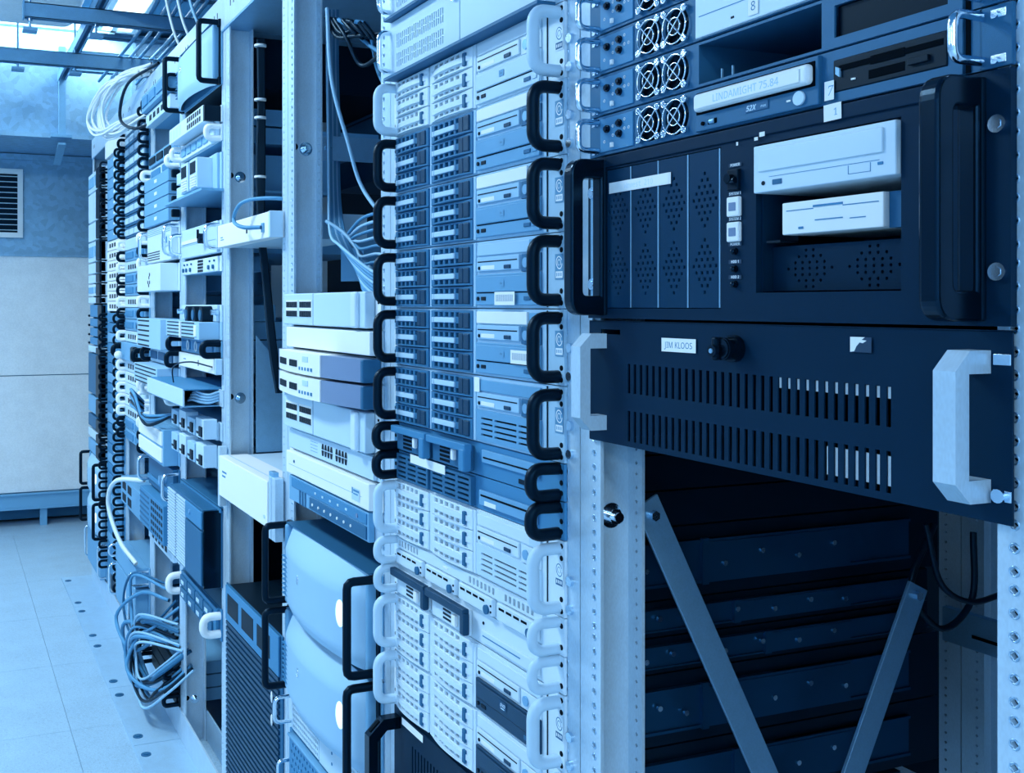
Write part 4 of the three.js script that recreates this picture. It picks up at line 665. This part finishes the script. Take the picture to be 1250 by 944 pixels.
for (const [y1, y0, lab, gp] of [[1.022, .972, 'one-unit tray of small black-socketed converters, upper of two'], [.955, .898, 'one-unit tray of small black-socketed converters, lower of two']]) {
  const d = simple('converter_tray', 4, y1, y0, lab, { cat: 'rack unit', m: M.light, out: .014, depth: .2 }); for (let i = 0; i < 4; i++) { const x = -.18 + i * .105; const m = part('converter', r2(x, x + .085, .006, d.h + (i % 2) * .008, .013, .05, .002), i % 2 ? M.light : M.face, d.g); part('socket', r2(x + .045, x + .075, .012, .038, .0495, .054, .001), M.dark, m); part('led_row', r2(x + .008, x + .036, .016, .022, .0495, .0512, .0004), M.dark, m); }
}
{ const t = thing('rack_shelf', 'dark steel shelf plate between converter trays and louvred tower', 'shelf', [-RK[4].c, .80, 0]); part('plate', b2(-.235, .235, 0, .003, -.4, .01), M.midDark, t); part('front_lip', b2(-.235, .235, -.012, .003, .006, .01), M.mid, t); }
{
  const d = simple('louvred_tower', 4, .795, .59, 'grey louvred computer standing in the rack below the dark shelf', { cat: 'computer', m: M.midDark, out: .05, depth: .5, chassis: M.blackSmooth }); const { g, h } = d;
  for (const [x0, x1] of [[-.215, -.11], [-.095, .02]]) for (let i = 0; i < 22; i++) part('louvre', bx(x1 - x0, .0045, .006, (x0 + x1) / 2, .012 + i * .0086, .0515).rotateX(0), M.light, g); part('door', r2(.03, .218, .006, h * .72, .05, .056, .002), M.midDark, g); part('drive_panel', r2(.03, .218, h * .75, h - .006, .05, .056, .002), M.mid, g); part('power_button', cz(.006, .004, .09, h * .87, .0575, 14), M.steel, g); part('dark_side', b2(.2215, .226, .002, h - .002, .0, .05), M.blackSmooth, g);
}
{
  const d = simple('slim_server', 4, .535, .45, 'grey two-unit server with bright white loop handles near the rack foot', { m: M.mid, out: .014, handle: M.white, hout: .05, hr: .011 }); for (let i = 0; i < 4; i++) for (let j = 0; j < 2; j++) { const b = part('drive_bay', r2(-.2 + i * .098, -.112 + i * .098, .008 + j * .036, .038 + j * .036, .013, .02, .002), M.midDark, d.g); part('drive_tab', r2(-.18 + i * .098, -.15 + i * .098, .016 + j * .036, .026 + j * .036, .0195, .022, .0008), M.light, b); }
}
// sixth rack
const F6 = (px, py) => Y(px, py);
simple('vent_unit', 5, 2.045, 1.985, 'grey unit with pale name plates right under the far rack top', { cat: 'rack unit', m: M.midLight, win: 3, wm: M.mid, out: .045, handle: M.rubber, ring: 1, tag: 1 });
simple('vent_unit', 5, 1.983, 1.937, 'pale one-unit panel with square sockets below the grey name-plate unit', { cat: 'patch panel', m: M.light, leds: 4, out: .03 });
simple('slim_switch', 5, 1.838, 1.795, 'dark slim switch with three square windows', { cat: 'network switch', m: M.midLight, win: 3, wm: M.dark, out: .02 });
simple('slim_switch', 5, 1.793, 1.752, 'pale slim switch with rounded ends above the plain grey servers', { cat: 'network switch', m: M.light, win: 2, wm: M.mid, handle: M.white, ring: 1, hr: .008 });
for (let i = 0; i < 4; i++) { const d = simple('plain_server', 5, 1.764 - .012 - i * .0405, 1.764 - .012 - (i + 1) * .0405, ['first', 'second', 'third', 'fourth'][i] + ' plain grey one-unit server down from the pale slim switch', { m: M.midLight, tag: 1, out: .035, group: 'plain grey one-unit servers' }); for (const s of [-1, 1]) part('handle', r2(s * .225 - .009, s * .225 + .009, .008, d.h - .008, .004, .03, .004), M.rubber, d.g); }
{ const d = simple('display_unit', 5, 1.588, 1.47, 'white two-unit box with small display and tall chrome handle', { cat: 'rack unit', m: M.silver, out: .025, handle: M.chrome, hout: .05, hr: .006 }); part('display', r2(.05, .17, .045, .08, .0245, .028, .001), M.light, d.g); part('display_glass', r2(.07, .15, .054, .074, .0275, .029, .0006), M.mid, d.g); for (let i = 0; i < 4; i++) part('groove', b2(-.2, .18, .09 + i * .006, .092 + i * .006, .0248, .0256), M.midLight, d.g); for (let i = 0; i < 4; i++) part('vent_slot', r2(-.19, .02, .008 + i * .008, .0115 + i * .008, .0245, .0258, .0005), M.dark, d.g); }
{ const d = simple('white_box', 5, 1.46, 1.372, 'deep white box with a cluster of dark pinholes', { cat: 'network box', m: M.silver, out: .06, depth: .25 }); for (const [x, y] of [[.0, .03], [.02, .045], [.03, .03], [.015, .02], [.03, .055]]) part('pinhole', cz(.006, .002, x, y, .06, 10), M.dark, d.g); }
simple('vent_unit', 5, 1.285, 1.188, 'grey two-unit vented box beside the round sockets', { cat: 'rack unit', m: M.face, slots: 6, slotEnd: .2, out: .06 });
simple('slim_server', 5, 1.186, 1.136, 'pale one-unit server with two framed windows and black ear loop', { m: M.light, win: 3, wm: M.midDark, handle: M.rubber, ring: 1, hr: .008 });
simple('ribbed_box', 5, 1.134, 1.07, 'grey ribbed box above the white two-panel case', { cat: 'rack unit', m: M.face, out: .07, slots: 5 });
simple('slim_switch', 5, 1.066, 1.02, 'small pale switch with a white loop ear above the shelf', { cat: 'network switch', m: M.light, leds: 3, handle: M.white, ring: 1, hr: .009 });
{ const d = simple('two_panel_case', 5, .945, .83, 'white case with two wide blank panels under the black cables', { cat: 'rack case', m: M.midLight, out: .05 }); for (const y of [.012, .064]) part('blank_panel', r2(-.2, .19, y, y + .042, .049, .055, .001), M.white, d.g); }
{ const d = simple('locked_unit', 5, .82, .715, 'dark sloped case with chrome handles below the two-panel case', { cat: 'rack case', m: M.midDark, out: .02, handle: M.chrome, hout: .055, hr: .0055 }); part('lock', cz(.014, .024, .09, d.h * .55, .03, 14), M.steel, d.g); part('trim_strip', r2(-.2, .2, d.h * .2, d.h * .34, .018, .024, .001), M.mid, d.g); }
{ const d = simple('perforated_unit', 5, .71, .585, 'grey perforated case with bowed front beside the louvred computer', { cat: 'rack unit', m: M.mid, out: .05 }); for (let i = 0; i < 6; i++) for (let j = 0; j < 5; j++) part('vent_hole', r2(.0 + i * .033, .02 + i * .033, .012 + j * .022, .024 + j * .022, .0495, .051, .0006), M.dark, d.g); for (let i = 0; i < 6; i++) part('vent_slot', r2(-.2, -.04, .014 + i * .018, .021 + i * .018, .0495, .051, .0006), M.midDark, d.g); }
{ const d = simple('port_unit', 5, .575, .53, 'pale panel of square sockets over the empty foot of its rack', { cat: 'patch panel', m: M.light, out: .02, leds: 5 }); for (let i = 0; i < 4; i++) part('knob', cyl(.009, .02, -.15 + i * .1, d.h + .008, .0, 10), M.midDark, d.g); }
for (let i = 0; i < 3; i++) simple('slim_server', 5, .215 - i * .042, .175 - i * .042, ORD(i) + ' low black-handled server under the floor-level cable tangle', { m: M.dark, handle: M.rubber, ring: 1, out: .01, group: 'black-handled servers at the rack foot', hout: .05, hr: .007 });
// seventh rack: windowed one-unit servers, then mixed
simple('vent_unit', 6, 2.03, 1.99, 'pale one-unit panel at the top of the windowed-server rack', { cat: 'patch panel', m: M.light, leds: 5, handle: M.rubber, ring: 1 });
for (let i = 0; i < 9; i++) simple('windowed_server', 6, 1.985 - i * .0444, 1.9415 - i * .0444, ORD(i) + ' one-unit server with four pale windows, counted down from the top panel', { m: M.midDark, win: 4, wm: M.light, handle: M.rubber, ring: 1, hout: .04, hr: .0058, group: 'windowed one-unit servers' });
const mixW = ['pale', 'dark', 'white', 'dark', 'dark', 'pale', 'dark', 'dark', 'pale', 'tall', 'pale', 'pale', 'pale', 'pale', 'pale', 'dark', 'dark'];
let ym = 1.585; mixW.forEach((k, i) => {
  const h = k === 'tall' ? .07 : .0444, tall = k === 'tall';
  if (tall) { const d = simple('locked_unit', 6, ym, ym - h, 'dark two-unit case with a scalloped black handle plate', { cat: 'rack case', m: M.midLight, out: .03, handle: M.rubber, hout: .06, hr: .01 }); part('lamp', new THREE.SphereGeometry(.016, 14, 10).translate(-.16, .02, .05), M.led, d.g); part('black_plate', r2(.1, .16, .008, h - .008, .029, .05, .008, 2), M.rubber, d.g); }
  else if (k === 'dark') simple('slim_server', 6, ym, ym - h, ORD(i) + ' unit below the windowed servers, a grey one-unit server with black ears', { m: M.midLight, win: 2, wm: M.mid, handle: M.rubber, ring: 1, hr: .0065, group: 'grey black-eared servers below the windowed servers' });
  else simple('slim_server', 6, ym, ym - h, ORD(i) + ' unit below the windowed servers, a pale one-unit server with white ears', { m: i % 2 ? M.silver : M.light, leds: i % 3 ? 6 : 0, handle: M.white, ring: 1, hr: .008, group: 'pale white-eared servers below the windowed servers' });
  ym -= h;
});
{ const d = simple('grid_box', 6, .66, .56, 'grey box with four dark square openings low in the windowed-server rack', { cat: 'rack unit', m: M.midLight, out: .03 }); for (let i = 0; i < 2; i++) for (let j = 0; j < 2; j++) part('square_hole', b2(-.18 + i * .12, -.1 + i * .12, .012 + j * .045, .042 + j * .045, .0295, .031), M.dark, d.g); }
simple('plain_server', 6, .40, .33, 'grey plain case with chrome handles near the floor, upper one', { m: M.midLight, out: .05, handle: M.chrome, hout: .075, hr: .005 });
simple('plain_server', 6, .325, .18, 'grey tall case with chrome handles standing nearest the floor', { m: M.midLight, out: .05, handle: M.chrome, hout: .075, hr: .005, tag: 1 });
// eighth rack: grey servers, white patch panels, grey servers
for (let i = 0; i < 8; i++) simple('slim_server', 7, 1.96 - i * .0444, 1.9165 - i * .0444, ORD(7 - i) + ' grey one-unit server up from the white patch panels', { m: M.midLight, out: .012, group: 'grey servers above the patch panels', handle: i ? M.rubber : M.dark, ring: 1, hr: .005, tag: 1 });
{ const d = dev('blanking_unit', 'tall white blanking plate at the top of the patch-panel rack', 'blank plate', 7, 2.04, 1.962, { panel: M.white, depth: 0 }); earScrews(d); part('plate', r2(-.21, .21, .004, d.h - .004, .0045, .02, .002), M.white, d.g); }
for (let i = 0; i < 7; i++) simple('patch_bay', 7, 1.603 - i * .0432, 1.5605 - i * .0432, ORD(i) + ' white patch panel from the top of the white stack', { cat: 'patch panel', m: M.white, ear: M.white, leds: 4, depth: .12, out: .012, group: 'white patch panels' });
for (let i = 0; i < 26; i++) simple('slim_server', 7, 1.295 - i * .0432, 1.2535 - i * .0432, ORD(i) + ' grey black-eared one-unit server down from the white patch panels', { m: i % 4 === 2 ? M.midLight : M.mid, out: .012, handle: M.rubber, ring: 1, hout: .046, hr: .0055, group: 'grey servers below the patch panels', tag: i % 2 });
// ninth rack at the far end
const farL = [[1.95, 1.86, 'light', 1], [1.855, 1.72, 'light', 0], [1.715, 1.63, 'light', 0], [1.625, 1.53, 'light', 1], [1.525, 1.475, 'light', 0], [1.47, 1.43, 'light', 0], [1.425, 1.37, 'silver', 1], [1.365, 1.335, 'light', 0], [1.33, 1.27, 'mid', 0], [1.265, 1.225, 'mid', 0], [1.22, 1.18, 'mid', 0], [1.175, 1.14, 'mid', 0], [1.135, 1.105, 'light', 0], [1.10, .91, 'midDark', 0], [.9, .82, 'midLight', 0], [.81, .75, 'midDark', 0], [.74, .7, 'light', 0], [.69, .63, 'midLight', 0]];
const farN = ['pale box', 'pale case', 'pale ribbed case', 'pale framed case', 'narrow pale unit', 'narrow pale unit with seam', 'silver framed unit', 'thin pale strip', 'grey mesh server', 'second grey mesh server', 'third grey mesh server', 'fourth grey mesh server', 'thin pale cover', 'tall dark case', 'grey sloping case', 'dark open case', 'slim white unit', 'grey lower case'];
farL.forEach(([a, b, m, win], i) => { const d = simple('far_unit', 8, a, b, `${farN[i]} in the end rack beside the air handler`, { cat: 'rack unit', m: M[m], out: m === 'mid' ? .018 : .026, win: win ? 2 : 0, wm: M.midLight, chassis: M.dark }); part('black_end', r2(d.w / 2 - .14, d.w / 2 - .02, .001, d.h - .001, .004, m === 'mid' ? .026 : .034, .003), M.rubber, d.g); if (m === 'mid') for (const s of [-1]) part('knob', cx(.006, .02, -.235, .006, .02, 8), M.blackSmooth, d.g); });
curvedServer(8, .625, .455, 'pale curved-front server in the end rack, upper of two', {}); curvedServer(8, .45, .28, 'pale curved-front server in the end rack, just above the floor-level unit', {});
simple('far_unit', 8, .27, .1, 'grey floor-level unit at the end rack foot', { cat: 'rack unit', m: M.midLight, out: .03, handle: M.chrome, hr: .004 });

// ------------------------------------------------------------------ rear equipment and cables seen through the open bays
{ const t = thing('rear_cabinet', 'dark louvred cabinet standing behind the open bay, under the cable fan', 'cabinet', [-2.85, 1.70, -.85]); part('body', b2(-.32, .36, 0, .32, 0, .33), M.midDark, t); for (let i = 0; i < 9; i++) part('louvre', b2(-.3, .34, .19 + i * .0135, .1945 + i * .0135, .329, .333), M.dark, t); part('foot', [b2(-.3, .34, -.5, 0, .02, .05)], M.dark, t); }
{ const t = thing('side_brace', 'flat steel side brace spanning back from the rack upright behind the hubs', 'brace', [-2.045, 1.638, -.07]); part('bar', b2(-.003, .003, 0, .052, -.5, 0), M.steel, t); part('bolt', cx(.007, .006, .005, .026, -.015, 6), M.screw, t); }
{ const t = thing('rear_shelf', 'small grey bracket box behind the hanging network cables', 'bracket', [-2.2, 1.385, -.2]); part('body', b2(-.06, .08, 0, .075, -.1, 0), M.midLight, t); part('screw', cz(.004, .003, .06, .01, .001, 8), M.screw, t); }
const cg = 'pale network cables hanging in the open bay', bg = 'black cables fanning over the open bay';
for (let i = 0; i < 9; i++) { const o = i * .006; cable('network_cable', 'pale network cable hanging beside the upright behind the hubs', [onX(399 + i * 1.6, 12, 2.03 + o), onX(399 + i * 1.6, 60 + i * 3, 2.03 + o), onX(400 + i * 1.7, 150, 2.03 + o), onX(401 + i * 1.6, 230, 2.02 + o), onX(403 + i * 2.2, 285, 1.95), onX(415 + i * 3, 300 + i * 4, 1.85), onX(445, 325 + i * 4, 1.75), onX(478, 345 + i * 5, 1.62)], .0032, i % 3 ? M.cableGrey : M.cablePale, cg); }
for (let i = 0; i < 7; i++) cable('network_cable', 'pale network cable looping into the back of the drive-bay servers', [onX(425 + i * 2, 285 + i * 3, 1.9), onX(440, 268 + i * 9, 1.86), onX(462, 260 + i * 10, 1.8), onX(490, 265 + i * 12, 1.68)], .0034, i % 2 ? M.cablePale : M.cableGrey, 'looped network cables behind the servers');
cable('network_cable', 'thick pale cable dropping diagonally past the side brace', [onX(399, 10, 1.98), onX(405, 100, 1.95), onX(425, 175, 1.92), onX(440, 225, 1.9), onX(475, 275, 1.8)], .0045, M.cablePale);
cable('network_cable', 'single pale cable running down to the top hub', [onX(398, 270, 1.98), onX(420, 285, 1.94), onX(450, 325, 1.85), onX(480, 372, 1.75)], .0042, M.cablePale);
for (let i = 0; i < 10; i++) cable('power_cable', 'black cable fanning out under the rack top', [onX(398 + i * 5, 22 + i * .6, 2.0 - i * .02), onX(412 + i * 5, 38 + rr(-8, 8), 1.95 - i * .015), onX(432 + i * 4, 60 + rr(-26, 26), 1.9), onX(472, 40 + i * 10, 1.8)], .0045, i % 4 === 3 ? M.cableGrey : M.cableBlack, bg);
for (let i = 0; i < 6; i++) cable('power_cable', 'black cable tied along the upright of the nearly empty rack', [onX(315 + i * 1.3, 48, 2.5), onX(316 + i * 1.2, 120, 2.5), onX(314 + i * 1.6, 200, 2.5), onX(316 + i * 1.1, 280, 2.49), onX(322 + i * 1.2, 345, 2.46), onX(330 + i * 1.3, 430, 2.42), onX(338 + i, 480, 2.4)], .0045, M.cableBlack, 'black cables tied along the upright');
for (const y of [56, 122, 144, 216]) single('cable_tie', [cyl(.016, .005, 0, 0, 0, 12).translate(...onX(317.5, y, 2.495))], M.white, 'white tie around the black cables on the upright', 'cable tie', 'white cable ties');
// white bundle spilling over the rack tops
for (let i = 0; i < 12; i++) { const X = 3.85 + rr(-.1, .15), z = rr(.02, .09), k = i / 12; cable('patch_cable', 'white patch cable looping over the rack tops', [[-3.55 - k * .1, 2.16 + rr(-.02, .02), z - .05], [-X + .06, 2.15 + rr(-.01, .03), z + .03], [-X - .16 - k * .04, 2.08 - k * .02, z + .06], [-X - .13, 1.99 + k * .03, z + .05], [-X + .02, 1.955 + k * .04, z + .03], [-X + .17, 1.97 + k * .03, z], [-X + .28, 2.02 + k * .02, -.02]], .0048, M.cableWhite, 'white patch cables over the rack tops', 50); }
cable('patch_cable', 'black cable loop beside the white bundle at the rack top', [[-3.45, 2.15, .0], [-3.62, 2.1, .08], [-3.7, 2.0, .09], [-3.58, 1.945, .06], [-3.5, 1.95, .02]], .006, M.cableBlack);
for (let i = 0; i < 6; i++) cable('ladder_cable', 'pale cable lying along the overhead ladder', [[-5.6, 2.535, -.1 - i * .05], [-4.5, 2.54, -.12 - i * .05 + rr(-.02, .02)], [-3.4, 2.54, -.1 - i * .05 + rr(-.02, .02)], [-2.2, 2.535, -.12 - i * .05]], .008, i % 2 ? M.cablePale : M.cableGrey, 'cables on the overhead ladder');
for (let i = 0; i < 3; i++) cable('drop_cable', 'pale cable dropping from the overhead ladder', [[-3.0 - i * .13, 2.54, -.06], [-3.0 - i * .13, 2.56, .03], [-2.97 - i * .13 + rr(-.03, .03), 2.4, .04], [-2.95 - i * .13, 2.2, .0], [-2.95 - i * .13, 2.13, -.03]], .0045, i % 3 ? M.cableWhite : M.cablePale, 'cables dropping from the ladder');
// tangle at the foot of the sixth rack
for (let i = 0; i < 16; i++) { const a = rr(0, 6.28), X = 3.2 + rr(-.05, .22), y = .15 + rr(0, .17); cable('loose_cable', 'loose cable in the floor-level tangle at the rack foot', [[-X + .1, y + .1, .0], [-X - .05 - rr(0, .1), y + .09, .05 + rr(0, .06)], [-X - .14 - rr(0, .1), y - .02, .07 + rr(0, .06)], [-X - .04, y - .08 + rr(-.03, .03), .06 + rr(0, .05)], [-X + .1, y - .02, .03 + rr(0, .04)], [-X + .16, y + .06, -.02]], rr(.004, .007), [M.cableGrey, M.cablePale, M.cableBlack, M.cableGrey, M.midDark][i % 5], 'floor-level cable tangle', 46); }
for (let i = 0; i < 5; i++) cable('loose_cable', 'grey cable draped across the middle of the sixth rack', [[-3.46, .97 + i * .008, .05], [-3.4, 1.0 + i * .012, .1], [-3.28, 1.0 + i * .01, .11], [-3.18, .98 + rr(-.03, .03), .09], [-3.12, .99, .02]], .005, i % 2 ? M.cableBlack : M.cableGrey, 'cables across the middle of the rack');
cable('loose_cable', 'white cable arching out in front of the windowed-server rack', [[-3.55, .72, .03], [-3.68, .7, .11], [-3.78, .6, .12], [-3.7, .48, .09], [-3.6, .42, .05]], .008, M.cableWhite);

renderer.render(scene, camera);
